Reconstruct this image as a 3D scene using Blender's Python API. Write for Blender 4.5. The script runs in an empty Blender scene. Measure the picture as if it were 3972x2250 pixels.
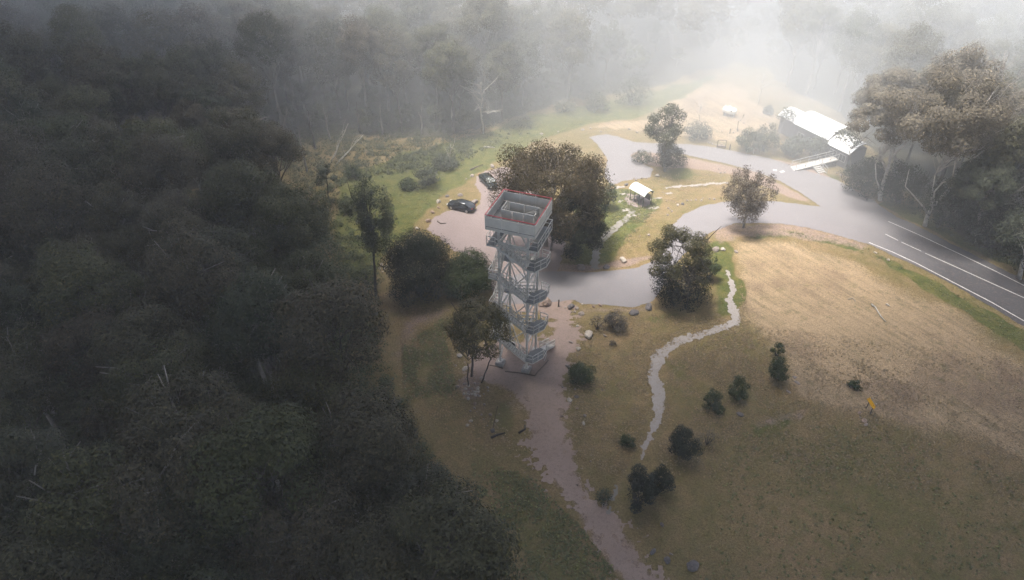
import bpy, math, random
import numpy as np
from mathutils import Vector
random.seed(7); RNG = np.random.default_rng(11)
C = bpy.context.scene.collection
R = math.radians
# ------------------------------------------------------------------ camera
F_PX, PITCH, CAM_H, CX, CY = 2900.0, R(38), 64.0, 1986.0, 1125.0
K = 3972 / 2570.0
def ray(px, py):
    x = (px - CX) / F_PX; y = (CY - py) / F_PX
    return np.array([x, math.cos(PITCH) + y * math.sin(PITCH), -math.sin(PITCH) + y * math.cos(PITCH)])
def hgt(x, y):
    x = np.asarray(x, float); y = np.asarray(y, float)
    dome = 1.3 * np.exp(-(((x - 42) / 26) ** 2 + ((y - 62) / 20) ** 2))
    return dome
def un(px, py, z=None):
    """photo pixel (full size) to a world point, on the terrain or at height z"""
    d = ray(px, py); zz = 0.0 if z is None else z
    for _ in range(4):
        t = (zz - CAM_H) / d[2]; p = d * t
        if z is not None: break
        zz = float(hgt(p[0], p[1]))
    return np.array([p[0], p[1], zz])
def G(vx, vy, z=None): return un(vx * K, vy * K, z)      # same, in 2570-wide units
def proj(p):
    x, y, z = p[..., 0], p[..., 1], p[..., 2] - CAM_H
    dep = y * math.cos(PITCH) - z * math.sin(PITCH); up = y * math.sin(PITCH) + z * math.cos(PITCH)
    return (CX + F_PX * x / dep) / K, (CY - F_PX * up / dep) / K, dep
def scale_at(p): return F_PX / K / proj(np.array([p[0], p[1], p[2]]))[2]     # view px per metre
cam = bpy.data.cameras.new('camera'); co = bpy.data.objects.new('camera', cam); C.objects.link(co)
cam.sensor_width = 36; cam.lens = F_PX / 3972 * 36; cam.clip_end = 6000
co.location = (0, 0, CAM_H); co.rotation_euler = (math.pi / 2 - PITCH, 0, 0)
bpy.context.scene.camera = co
# ------------------------------------------------------------------ helpers
def mesh_np(name, V, Fq, n=4):
    me = bpy.data.meshes.new(name); V = np.asarray(V, np.float32); Fq = np.asarray(Fq, np.int32)
    me.vertices.add(len(V)); me.vertices.foreach_set('co', V.ravel())
    me.loops.add(Fq.size); me.loops.foreach_set('vertex_index', Fq.ravel())
    me.polygons.add(len(Fq)); me.polygons.foreach_set('loop_start', np.arange(0, Fq.size, n, dtype=np.int32))
    me.update(calc_edges=True); return me
def link(name, me, mat=None, parent=None):
    o = bpy.data.objects.new(name, me); C.objects.link(o)
    if mat is not None and not me.materials: me.materials.append(mat)
    if parent is not None: o.parent = parent
    return o
def tag(o, label=None, cat=None, group=None, kind=None):
    if label: o['label'] = label
    if cat: o['category'] = cat
    if group: o['group'] = group
    if kind: o['kind'] = kind
    return o
def thing(name, label, cat, loc=(0, 0, 0), rz=0, group=None):
    o = bpy.data.objects.new(name, None); C.objects.link(o); o.empty_display_size = .2
    o.location = tuple(float(a) for a in loc); o.rotation_euler = (0, 0, rz); return tag(o, label, cat, group)
class MB:
    def __init__(s): s.v = []; s.f = []
    def add(s, V, Fs):
        b = len(s.v); s.v += [tuple(map(float, p)) for p in V]; s.f += [tuple(i + b for i in f) for f in Fs]
    def box(s, c, size, rz=0):
        x, y, z = size[0] / 2, size[1] / 2, size[2] / 2; ca, sa = math.cos(rz), math.sin(rz)
        V = [(c[0] + ca * a - sa * b, c[1] + sa * a + ca * b, c[2] + d) for d in (-z, z) for a, b in ((-x, -y), (x, -y), (x, y), (-x, y))]
        s.add(V, [(3, 2, 1, 0), (4, 5, 6, 7), (0, 1, 5, 4), (1, 2, 6, 5), (2, 3, 7, 6), (3, 0, 4, 7)])
    def bar(s, a, b, w, h=None, up=(0, 0, 1)):
        h = h or w; a = Vector(a); b = Vector(b); d = (b - a)
        if d.length < 1e-6: return
        d.normalize(); u = Vector(up)
        if abs(d.dot(u)) > .98: u = Vector((1, 0, 0)) if len(up) == 3 and up == (0, 0, 1) else Vector((0, 0, 1))
        x = d.cross(u).normalized() * (w / 2); y = x.cross(d).normalized() * (h / 2)
        V = [p + i * x + j * y for p in (a, b) for i, j in ((-1, -1), (1, -1), (1, 1), (-1, 1))]
        s.add(V, [(3, 2, 1, 0), (4, 5, 6, 7), (0, 1, 5, 4), (1, 2, 6, 5), (2, 3, 7, 6), (3, 0, 4, 7)])
    def prism(s, poly, z0, z1):
        n = len(poly); V = [(p[0], p[1], z0) for p in poly] + [(p[0], p[1], z1) for p in poly]
        s.add(V, [tuple(range(n - 1, -1, -1)), tuple(range(n, 2 * n))] + [(i, (i + 1) % n, n + (i + 1) % n, n + i) for i in range(n)])
    def tube(s, pts, rad, n=7):
        pts = [Vector(p) for p in pts]; rings = []
        for i, p in enumerate(pts):
            d = (pts[min(i + 1, len(pts) - 1)] - pts[max(i - 1, 0)])
            d = d.normalized() if d.length > 1e-6 else Vector((0, 0, 1))
            u = Vector((1, 0, 0)) if abs(d.x) < .8 else Vector((0, 1, 0))
            x = d.cross(u).normalized(); y = d.cross(x)
            rings.append([p + (x * math.cos(2 * math.pi * k / n) + y * math.sin(2 * math.pi * k / n)) * rad[i] for k in range(n)])
        V = [q for r in rings for q in r]; Fs = []
        for i in range(len(pts) - 1):
            for k in range(n):
                Fs.append((i * n + k, i * n + (k + 1) % n, (i + 1) * n + (k + 1) % n, (i + 1) * n + k))
        Fs.append(tuple(range(n - 1, -1, -1))); Fs.append(tuple((len(pts) - 1) * n + k for k in range(n)))
        s.add(V, Fs)
    def mesh(s, name, smooth=False):
        me = bpy.data.meshes.new(name); me.from_pydata(s.v, [], s.f); me.update()
        if smooth: me.polygons.foreach_set('use_smooth', [True] * len(me.polygons))
        return me
    def build(s, name, mat, parent=None, smooth=False): return link(name, s.mesh(name, smooth), mat, parent)
# value noise
_P = RNG.random((256, 256))
def vnoise(x, y, s=1.0, o=0):
    x = np.asarray(x) / s + 37.3 * o + 500; y = np.asarray(y) / s + 17.7 * o + 500
    xi = np.floor(x).astype(int); yi = np.floor(y).astype(int); fx = x - xi; fy = y - yi
    fx = fx * fx * (3 - 2 * fx); fy = fy * fy * (3 - 2 * fy)
    g = lambda i, j: _P[i % 256, j % 256]
    return (g(xi, yi) * (1 - fx) + g(xi + 1, yi) * fx) * (1 - fy) + (g(xi, yi + 1) * (1 - fx) + g(xi + 1, yi + 1) * fx) * fy
def fbm(x, y, s, o=0):
    return (vnoise(x, y, s, o) * .55 + vnoise(x, y, s / 2.1, o + 3) * .3 + vnoise(x, y, s / 4.3, o + 5) * .15) * 2 - 1
def sdpoly(X, Y, P):
    P = np.asarray(P, float); d = np.full(X.shape, 1e9); ins = np.zeros(X.shape, bool); n = len(P)
    for i in range(n):
        a = P[i]; b = P[(i + 1) % n]; e = b - a; L = max(e @ e, 1e-9)
        t = np.clip(((X - a[0]) * e[0] + (Y - a[1]) * e[1]) / L, 0, 1)
        d = np.minimum(d, np.hypot(X - a[0] - t * e[0], Y - a[1] - t * e[1]))
        c = ((a[1] > Y) != (b[1] > Y))
        with np.errstate(divide='ignore', invalid='ignore'):
            xx = (b[0] - a[0]) * (Y - a[1]) / (b[1] - a[1] if b[1] != a[1] else 1e-9) + a[0]
        ins ^= c & (X < xx)
    return np.where(ins, -d, d)
def sdline(X, Y, P, W):
    d = np.full(X.shape, 1e9)
    for i in range(len(P) - 1):
        a = np.asarray(P[i][:2], float); b = np.asarray(P[i + 1][:2], float); e = b - a; L = max(e @ e, 1e-9)
        t = np.clip(((X - a[0]) * e[0] + (Y - a[1]) * e[1]) / L, 0, 1)
        d = np.minimum(d, np.hypot(X - a[0] - t * e[0], Y - a[1] - t * e[1]) - (W[i] * (1 - t) + W[i + 1] * t))
    return d
def GP(pts): return [G(*p)[:2] for p in pts]
def inpoly(px, py, P): return sdpoly(np.array([px]), np.array([py]), P)[0] < 0
# ------------------------------------------------------------------ materials
def nodes(name):
    m = bpy.data.materials.new(name); m.use_nodes = True; nt = m.node_tree; nt.nodes.clear()
    out = nt.nodes.new('ShaderNodeOutputMaterial'); return m, nt, out
def N(nt, t, **kw):
    n = nt.nodes.new(t)
    for k, v in kw.items():
        if k in n.inputs.keys() if hasattr(n.inputs, 'keys') else False: n.inputs[k].default_value = v
        else: setattr(n, k, v)
    return n
def noise_fac(nt, scale, detail=5, rough=.6, coord='Object', vec=None):
    n = nt.nodes.new('ShaderNodeTexNoise'); n.inputs['Scale'].default_value = scale
    n.inputs['Detail'].default_value = detail; n.inputs['Roughness'].default_value = rough
    if vec is None:
        tc = nt.nodes.new('ShaderNodeTexCoord'); vec = tc.outputs[coord]
    nt.links.new(vec, n.inputs['Vector']); return n.outputs['Fac']
def ramp(nt, fac, stops):
    r = nt.nodes.new('ShaderNodeValToRGB'); e = r.color_ramp.elements
    while len(e) < len(stops): e.new(.5)
    for i, (p, c) in enumerate(stops): e[i].position = p; e[i].color = (*c, 1)
    nt.links.new(fac, r.inputs['Fac']); return r.outputs['Color']
def mixc(nt, fac, a, b, mode='MIX'):
    m = nt.nodes.new('ShaderNodeMixRGB'); m.blend_type = mode
    for sock, v in zip(m.inputs, (fac, a, b)):
        if isinstance(v, (int, float)): sock.default_value = v
        elif isinstance(v, tuple): sock.default_value = (*v, 1)
        else: nt.links.new(v, sock)
    return m.outputs['Color']
def math_(nt, op, a, b=0.0, c=None, clamp=False):
    m = nt.nodes.new('ShaderNodeMath'); m.operation = op; m.use_clamp = clamp
    for sock, v in zip(m.inputs, (a, b, c if c is not None else 0.0)):
        if isinstance(v, (int, float)): sock.default_value = v
        else: nt.links.new(v, sock)
    return m.outputs['Value']
def attr(nt, name):
    a = nt.nodes.new('ShaderNodeAttribute'); a.attribute_name = name; return a.outputs['Fac']
def simple(name, col, rough=.7, metal=0, var=.25, scale=3, spec=.5, bump=0, col2=None, coord='Object'):
    m, nt, out = nodes(name); b = nt.nodes.new('ShaderNodeBsdfPrincipled')
    f = noise_fac(nt, scale, coord=coord)
    c2 = col2 or tuple(c * (1 - var) for c in col)
    c = ramp(nt, f, [(.3, c2), (.7, col)])
    nt.links.new(c, b.inputs['Base Color']); b.inputs['Roughness'].default_value = rough
    b.inputs['Metallic'].default_value = metal; b.inputs['Specular IOR Level'].default_value = spec
    if bump:
        bp = nt.nodes.new('ShaderNodeBump'); bp.inputs['Strength'].default_value = bump; bp.inputs['Distance'].default_value = .05
        nt.links.new(noise_fac(nt, scale * 4), bp.inputs['Height']); nt.links.new(bp.outputs['Normal'], b.inputs['Normal'])
    nt.links.new(b.outputs['BSDF'], out.inputs['Surface']); return m
def foliage(name, stops, trans=.22, gloss=.15):
    """leaf colour differs from tree to tree (object random) and from leaf to leaf (face attribute)"""
    m, nt, out = nodes(name); b = nt.nodes.new('ShaderNodeBsdfPrincipled'); b.inputs['Roughness'].default_value = .55
    b.inputs['Specular IOR Level'].default_value = gloss
    oi = nt.nodes.new('ShaderNodeObjectInfo'); base = ramp(nt, oi.outputs['Random'], stops)
    v = attr(nt, 'leaf')
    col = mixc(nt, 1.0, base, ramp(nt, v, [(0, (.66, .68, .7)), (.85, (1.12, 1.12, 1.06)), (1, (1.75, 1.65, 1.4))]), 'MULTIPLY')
    nt.links.new(col, b.inputs['Base Color'])
    t = nt.nodes.new('ShaderNodeBsdfTranslucent'); nt.links.new(col, t.inputs['Color'])
    mx = nt.nodes.new('ShaderNodeMixShader'); mx.inputs['Fac'].default_value = trans
    nt.links.new(b.outputs['BSDF'], mx.inputs[1]); nt.links.new(t.outputs['BSDF'], mx.inputs[2])
    nt.links.new(mx.outputs['Shader'], out.inputs['Surface']); return m
M = {}
M['forest'] = foliage('forest_leaves', [(0, (.048, .060, .036)), (.25, (.085, .082, .050)), (.4, (.090, .080, .055)), (.55, (.066, .078, .034)), (.7, (.100, .086, .062)), (.85, (.095, .100, .048)), (1, (.070, .074, .050))])
M['brown'] = foliage('brown_leaves', [(0, (.084, .070, .044)), (1, (.090, .074, .046))])
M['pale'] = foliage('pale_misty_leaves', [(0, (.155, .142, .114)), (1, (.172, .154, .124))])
M['weeping'] = foliage('grey_brown_leaves', [(0, (.13, .108, .085)), (1, (.135, .112, .088))])
M['olive'] = foliage('olive_leaves', [(0, (.10, .095, .05)), (1, (.12, .108, .055))])
M['dark'] = foliage('dark_leaves', [(0, (.017, .024, .016)), (1, (.024, .031, .018))], trans=.08, gloss=.06)
M['bush'] = foliage('bush_leaves', [(0, (.034, .052, .018)), (1, (.046, .062, .024))], trans=.15)
M['grey'] = foliage('grey_leaves', [(0, (.11, .10, .085)), (1, (.13, .11, .09))])
M['greygreen'] = foliage('grey_green_leaves', [(0, (.070, .082, .060)), (1, (.085, .095, .066))])
M['scrub'] = foliage('scrub_leaves', [(0, (.075, .088, .045)), (1, (.080, .095, .048))])
M['bark'] = simple('bark', (.13, .115, .10), .9, scale=2.5, col2=(.05, .043, .038))
M['pale_bark'] = simple('pale_bark', (.32, .30, .28), .8, scale=1.8, col2=(.16, .145, .13))
M['white_bark'] = simple('white_bark', (.58, .56, .53), .75, scale=1.5, col2=(.28, .26, .24))
M['dark_bark'] = simple('dark_bark', (.060, .052, .047), .9, scale=4, col2=(.03, .026, .024))
M['dead'] = simple('dead_wood', (.50, .48, .44), .8, scale=3, col2=(.25, .23, .2))
M['steel'] = simple('galvanised_steel', (.70, .68, .635), .6, 0, scale=2.2, col2=(.53, .52, .485))
M['grate'] = simple('floor_grating', (.21, .215, .21), .7, 0, scale=5, col2=(.15, .155, .15))
M['panel'] = simple('mesh_panel', (.68, .665, .62), .7, 0, scale=1.2, col2=(.54, .53, .495))
M['red'] = simple('red_rail_paint', (.46, .075, .085), .6, scale=6, col2=(.4, .06, .07))
M['concrete'] = simple('concrete', (.38, .37, .35), .9, scale=3, col2=(.24, .23, .22), bump=.3)
M['roof'] = simple('roof_metal', (.86, .87, .88), .38, .0, scale=.6, col2=(.78, .80, .81), spec=.9)
M['wall'] = simple('dark_wall', (.16, .155, .17), .8, scale=1.5, col2=(.11, .105, .12))
M['glass'] = simple('window_glass', (.05, .06, .07), .12, scale=1, spec=1)
M['ramp'] = simple('ramp_deck', (.50, .49, .47), .7, scale=2)
M['rail'] = simple('rail_steel', (.55, .55, .55), .5, .3, scale=3)
M['sheltroof'] = simple('shelter_roof', (.60, .68, .66), .45, scale=1.2, col2=(.52, .60, .58), spec=.7)
M['greensteel'] = simple('dark_green_steel', (.045, .06, .058), .6, scale=5)
M['tank'] = simple('tank_paint', (.85, .86, .84), .35, scale=2, col2=(.75, .76, .74))
M['carpaint'] = simple('car_paint', (.035, .042, .048), .22, .5, scale=1, col2=(.03, .036, .042), spec=.8)
M['carpaint2'] = simple('car_paint_teal', (.022, .035, .037), .22, .5, scale=1, spec=.8)
M['carglass'] = simple('car_glass', (.02, .023, .026), .06, scale=1, spec=1)
M['windscreen'] = simple('pale_windscreen', (.42, .46, .45), .3, scale=2, col2=(.3, .33, .33))
M['tyre'] = simple('tyre_rubber', (.02, .02, .02), .9, scale=8)
M['rim'] = simple('rim_alloy', (.6, .6, .6), .35, .7, scale=8)
M['lamp'] = simple('lamp_glass', (.6, .62, .62), .15, scale=8)
M['tail'] = simple('tail_lamp', (.3, .02, .02), .2, scale=8)
M['yellow'] = simple('yellow_board', (.72, .42, .01), .5, scale=4, col2=(.55, .27, .01))
M['ink'] = simple('dark_ink', (.05, .03, .02), .7, scale=8)
M['wood'] = simple('old_wood', (.15, .12, .10), .85, scale=4, col2=(.08, .065, .055))
M['white'] = simple('line_paint', (.75, .75, .73), .6, scale=1.5, col2=(.5, .5, .5))
def rock_mat(name, a, b):
    return simple(name, a, .9, scale=1.7, col2=b, bump=.6)
M['rock'] = rock_mat('rock', (.34, .29, .26), (.17, .15, .14)); M['rock_dark'] = rock_mat('dark_rock', (.17, .155, .155), (.08, .075, .078))
M['rock_pale'] = rock_mat('pale_rock', (.48, .44, .39), (.30, .26, .22)); M['rock_warm'] = rock_mat('warm_rock', (.36, .27, .21), (.16, .12, .11))
# ------------------------------------------------------------------ layout in photo coordinates (2570 wide)
ROAD = [(2700,775),(2570,703),(2400,618),(2290,562),(2250,545),(2190,503),(2100,452),(2010,424),(1935,399),(1850,381),(1780,368),(1720,362),(1640,360),(1590,357),(1555,345),(1520,337),(1478,345),
        (1500,362),(1525,400),(1515,440),(1535,466),(1560,455),(1600,449),(1632,446),(1640,425),(1600,405),(1580,390),(1600,380),(1650,385),(1720,388),(1780,401),(1840,415),(1900,432),(1960,455),(2010,485),(2062,519),
        (2010,513),(1950,506),(1880,504),(1810,508),(1760,518),(1715,540),(1690,565),(1680,610),(1655,650),(1600,672),(1540,680),(1480,684),(1400,681),(1330,684),(1290,690),(1240,760),(1330,765),(1380,760),(1440,752),(1460,763),
        (1520,765),(1590,772),(1640,755),(1668,710),(1690,665),(1740,615),(1790,580),(1840,562),(1900,560),(1960,562),(2020,570),(2090,588),(2180,613),(2300,668),(2400,718),(2570,820),(2700,902)]
PARK = [(1070,576),(1092,545),(1128,528),(1190,534),(1208,500),(1195,462),(1198,445),(1215,432),(1262,418),(1330,440),(1420,600),(1400,684),(1300,695),(1240,760),(1225,700),(1180,655),(1120,612)]
TRACK = [(1236,755),(1440,750),(1436,800),(1452,850),(1425,885),(1420,940),(1408,980),(1415,1040),(1428,1110),(1440,1180),(1500,1260),(1533,1290),(1556,1340),(1596,1390),(1680,1480),(1590,1480),(1505,1370),(1450,1290),
         (1395,1225),(1345,1160),(1318,1110),(1325,1070),(1330,1030),(1290,985),(1215,950),(1180,925),(1195,890),(1260,860),(1300,850),(1385,850),(1392,800)]
FOOT = [(1823,680,3),(1834,705,4),(1839,728,4),(1833,750,7),(1838,775,9),(1850,795,9),(1842,812,10),(1800,828,10),(1760,840,10),(1715,852,11),(1680,872,13),(1652,897,14),(1642,930,14),(1646,965,14),(1656,1000,13),(1650,1035,9),(1644,1060,10),(1632,1095,6),(1620,1120,4.5),(1607,1152,1.5)]
FOOT2 = [(1664,473,2.5),(1700,468,3.5),(1740,466,4),(1780,462,3.5),(1822,459,3)]
FOOT3 = [(1590,530,5),(1568,552,7),(1545,572,8),(1520,592,8),(1500,615,9),(1494,640,9),(1492,668,10)]
FOOT4 = [(1550,1225,3),(1540,1250,4),(1528,1285,5)]
SLAB = [(1563,497),(1578,487),(1612,490),(1634,503),(1628,520),(1600,522),(1578,515)]
BUILD = [(1900,235),(2010,245),(2190,345),(2215,420),(2150,445),(2000,425),(1930,400),(1900,330)]
FOREST_TOP_BASE = [(600,460),(700,380),(790,335),(1000,345),(1200,335),(1310,285),(1420,250),(1560,232),(1660,212),(1740,180),(1830,160),(1935,168),(1975,225),(2060,262),(2150,318),(2235,400),(2290,470),(2345,548),(2460,615),(2570,672),(2900,830),(3300,500),(3300,-700),(-1400,-700),(-1400,700)]
FOREST_LEFT_CANOPY = [(640,330),(745,455),(770,560),(792,640),(795,720),(840,800),(890,880),(905,970),(965,1062),(1060,1135),(1150,1230),(1190,1330),(1215,1456),(1230,2100),(-1400,2100),(-1400,330)]
# ------------------------------------------------------------------ ground
def axis(a0, a1, step, far):
    mid = np.arange(a0, a1 + .01, step); out = []; d = step; x = a1
    while x < far: d *= 1.35; x += d; out.append(x)
    lo = []; d = step; x = a0
    while x > -far: d *= 1.35; x -= d; lo.append(x)
    return np.array(lo[::-1] + list(mid) + out)
gx = axis(-75, 110, .7, 1500); gy = axis(22, 175, .7, 1500)
X, Y = np.meshgrid(gx, gy)
def soft(poly, w, amp=1.5, sc=4, o=0):
    d = sdpoly(X, Y, GP(poly)) + amp * fbm(X, Y, sc, o); return np.clip(.5 - d / (2 * w), 0, 1)
green = np.zeros_like(X)
for poly, s, w in [
    ([(840,500),(850,440),(1010,385),(1200,340),(1330,290),(1500,262),(1640,225),(1800,190),(1720,240),(1620,290),(1480,310),(1330,365),(1200,430),(1110,490),(1030,570),(980,640),(890,720),(850,620)], 1, 1.5),
    ([(1540,470),(1660,500),(1620,560),(1560,600),(1520,660),(1440,665),(1440,520)], .95, 1.2),
    ([(1640,430),(1720,410),(1760,440),(1700,455)], .6, 1.5), ([(1825,600),(1990,590),(2180,638),(2350,735),(2570,880),(2800,1000),(2800,960),(2570,825),(2180,620),(1990,580)], 1, .7),
    ([(1010,870),(1110,800),(1130,860),(1150,1000),(1060,1000),(1010,940)], .58, 3), ([(1840,1090),(2050,1030),(2250,1120),(2570,1200),(2900,1300),(2800,1700),(1700,1700),(1760,1250)], .42, 8),
    ([(1880,1070),(1990,1040),(1960,1085),(1900,1095)], .9, .8), ([(1250,1120),(1330,1100),(1300,1010),(1240,1000),(1200,1060)], .5, 1.5), ([(1210,1150),(1330,1180),(1460,1300),(1560,1456),(1400,1600),(1250,1400)], .5, 1.5),
    ([(1750,620),(1830,590),(1860,700),(1860,780),(1800,800),(1790,700)], .75, 1), ([(1855,820),(1870,700),(1850,690),(1845,830)], .8, .6), ([(1600,790),(1700,775),(1730,800),(1640,815)], .6, 1), ([(1660,900),(1740,890),(1760,960),(1680,990)], .5, 1.5),
    ([(1900,420),(2130,440),(2120,470),(2050,450)], .6, 1), ([(2190,510),(2250,540),(2570,690),(2700,760),(2700,720),(2570,650),(2330,550),(2230,490)], .8, .7)]:
    green = np.maximum(green, s * soft(poly, w, o=int(poly[0][0]) % 7))
dirt = np.zeros_like(X)
for poly, s, w in [
    ([(1000,780),(1130,765),(1150,785),(1060,830),(1020,900),(1000,960),(1060,1020),(1180,1110),(1330,1130),(1330,1170),(1180,1150),(1040,1060),(985,980),(975,900)], .66, 2.6),
    ([(1680,640),(1480,690),(1380,700),(1370,655),(1500,660),(1640,640)], .7, 1), ([(1430,760),(1660,760),(1640,790),(1450,800)], .5, 1.2),
    ([(1640,420),(1560,395),(1600,370),(1900,430),(2060,520),(1980,495),(1850,440)], .75, .8), ([(1690,235),(1830,225),(1930,300),(1950,380),(1850,375),(1700,355),(1640,300)], .25, 2),
    ([(1920,395),(2010,410),(2200,500),(2190,515),(2010,430),(1930,405)], .9, .7), ([(1780,560),(2000,555),(2200,612),(2190,640),(2000,600),(1860,600),(1800,620)], .55, 1),
    ([(1040,560),(1190,430),(1330,360),(1500,310),(1620,310),(1640,350),(1480,335),(1330,400),(1210,450),(1190,530),(1120,525),(1070,580)], .35, 1),
    ([(x_, y_) for x_, y_ in TRACK], .85, 1.6), ([(1150,960),(1190,930),(1210,1000),(1160,1000)], .8, .5), ([(1290,980),(1340,1000),(1320,1070),(1240,1060),(1260,1000)], .45, 1.2), ([(2230,400),(2140,430),(2100,480),(2220,510)], .4, 1),
    ([(1880,1060),(2090,1000),(2100,1015),(1900,1090)], .5, .5), ([(1900,1110),(2150,1020),(2160,1035),(1920,1130)], .4, .5)]:
    dirt = np.maximum(dirt, s * soft(poly, w, amp=1.0, o=3))
straw = soft([(1850,605),(2000,612),(2190,690),(2380,790),(2570,905),(2900,1080),(2900,1250),(2400,1110),(2200,1060),(2000,1010),(1940,900),(1870,800)], 5.0, amp=3, sc=9, o=2)
straw = np.maximum(straw, .8 * soft([(1660,240),(1830,200),(1950,290),(1940,340),(1820,360),(1640,330),(1480,325),(1500,300),(1640,300)], 1.5, o=5))
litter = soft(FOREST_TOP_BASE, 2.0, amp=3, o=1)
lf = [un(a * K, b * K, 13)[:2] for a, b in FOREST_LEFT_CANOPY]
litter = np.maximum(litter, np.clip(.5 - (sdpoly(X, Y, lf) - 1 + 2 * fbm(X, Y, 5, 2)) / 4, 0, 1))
Z = hgt(X, Y) + .10 * fbm(X, Y, 6, 1) * np.clip(green + straw, 0, 1) * np.clip((sdpoly(X, Y, GP(ROAD)) - 1) / 3, 0, 1)
Z -= 0.0
ny, nx = X.shape; idx = np.arange(nx * ny).reshape(ny, nx)
gm = mesh_np('ground', np.stack([X, Y, Z], -1).reshape(-1, 3), np.stack([idx[:-1, :-1], idx[:-1, 1:], idx[1:, 1:], idx[1:, :-1]], -1).reshape(-1, 4))
for nm, a in (('green', green), ('dirt', dirt), ('straw', straw), ('litter', litter)):
    at = gm.attributes.new(nm, 'FLOAT', 'POINT'); at.data.foreach_set('value', a.astype(np.float32).ravel())
gm.polygons.foreach_set('use_smooth', [True] * len(gm.polygons))
m, nt, out = nodes('ground_cover'); b = nt.nodes.new('ShaderNodeBsdfPrincipled'); b.inputs['Roughness'].default_value = .95; b.inputs['Specular IOR Level'].default_value = .1
tc = nt.nodes.new('ShaderNodeTexCoord'); ob = tc.outputs['Object']
mp = nt.nodes.new('ShaderNodeMapping'); mp.vector_type = 'TEXTURE'; mp.inputs['Rotation'].default_value = (0, 0, R(-57)); mp.inputs['Scale'].default_value = (9, .8, 1); nt.links.new(ob, mp.inputs['Vector'])
stripe = noise_fac(nt, 1.0, 4, .6, vec=mp.outputs['Vector'])
n_big = noise_fac(nt, .09, 4, .6, vec=ob); n_mid = noise_fac(nt, .7, 6, .65, vec=ob); n_fine = noise_fac(nt, 5, 6, .75, vec=ob); n_x = noise_fac(nt, 14, 3, .8, vec=ob)
base = mixc(nt, math_(nt, 'MULTIPLY_ADD', n_mid, 1.6, math_(nt, 'MULTIPLY_ADD', n_big, 1.8, -1.2), clamp=True), (.245, .178, .100), (.130, .118, .046))
strawc = mixc(nt, math_(nt, 'MULTIPLY_ADD', stripe, 4.5, -2.0, clamp=True), (.345, .262, .168), (.245, .192, .120))
strawc = mixc(nt, math_(nt, 'MULTIPLY_ADD', n_big, 5, -2.6, clamp=True), strawc, (.19, .14, .098))
strawc = mixc(nt, math_(nt, 'MULTIPLY_ADD', n_mid, 5, -2.8, clamp=True), strawc, (.15, .14, .072))
greenc = mixc(nt, math_(nt, 'MULTIPLY_ADD', n_mid, 2.6, -.9, clamp=True), (.070, .090, .028), (.155, .142, .052))
dirtc = mixc(nt, n_mid, (.30, .225, .18), (.22, .17, .145))
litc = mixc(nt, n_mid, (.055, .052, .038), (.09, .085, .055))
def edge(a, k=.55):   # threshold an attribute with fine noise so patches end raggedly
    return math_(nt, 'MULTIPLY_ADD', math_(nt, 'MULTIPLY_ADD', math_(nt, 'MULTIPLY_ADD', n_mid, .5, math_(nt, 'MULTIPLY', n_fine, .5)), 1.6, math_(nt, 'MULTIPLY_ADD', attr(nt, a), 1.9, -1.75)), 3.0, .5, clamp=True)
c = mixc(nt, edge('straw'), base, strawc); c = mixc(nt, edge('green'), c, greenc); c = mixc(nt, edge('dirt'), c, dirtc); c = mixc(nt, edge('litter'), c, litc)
c = mixc(nt, 1.0, c, ramp(nt, n_fine, [(.28, (.45, .45, .45)), (.5, (1, 1, 1)), (.75, (1.45, 1.42, 1.35))]), 'MULTIPLY')
c = mixc(nt, 1.0, c, ramp(nt, n_x, [(.3, (.6, .6, .6)), (.55, (1.05, 1.05, 1.05)), (.75, (1.4, 1.4, 1.35))]), 'MULTIPLY')
nt.links.new(c, b.inputs['Base Color'])
bp = nt.nodes.new('ShaderNodeBump'); bp.inputs['Strength'].default_value = .9; bp.inputs['Distance'].default_value = .12
nt.links.new(math_(nt, 'ADD', n_fine, n_mid), bp.inputs['Height']); nt.links.new(bp.outputs['Normal'], b.inputs['Normal'])
nt.links.new(b.outputs['BSDF'], out.inputs['Surface']); M['ground'] = m
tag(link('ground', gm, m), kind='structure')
def sheet(name, sdf, bbox, cell, dz, mat, amp=.2, nsc=1.2, extra=None, fine=.1):
    xs = np.arange(bbox[0], bbox[1], cell); ys = np.arange(bbox[2], bbox[3], cell); A, B = np.meshgrid(xs, ys)
    s = sdf(A, B) + amp * fbm(A, B, nsc, 2) + fine * (fbm(A, B, .55, 9) + .5 * (vnoise(A, B, .23, 4) - .5)); gyy, gxx = np.gradient(s, cell)
    gl = np.maximum(np.hypot(gxx, gyy), .4); ins = s < 0
    keep = ins[:-1, :-1] | ins[:-1, 1:] | ins[1:, 1:] | ins[1:, :-1]
    mv = (~ins); st = np.minimum(s / gl, cell * .95) * mv; A2 = A - st * gxx / gl; B2 = B - st * gyy / gl
    id_ = np.arange(A.size).reshape(A.shape)
    q = np.stack([id_[:-1, :-1], id_[:-1, 1:], id_[1:, 1:], id_[1:, :-1]], -1)[keep]
    used, inv = np.unique(q, return_inverse=True); q = inv.reshape(-1, 4)
    x = A2.ravel()[used]; y = B2.ravel()[used]
    me = mesh_np(name, np.stack([x, y, hgt(x, y) + dz], -1), q)
    if extra:
        for k, fn in extra.items():
            at = me.attributes.new(k, 'FLOAT', 'POINT'); at.data.foreach_set('value', fn(x, y).astype(np.float32))
    me.materials.append(mat); o = bpy.data.objects.new(name, me); C.objects.link(o); return tag(o, kind='structure')
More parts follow.
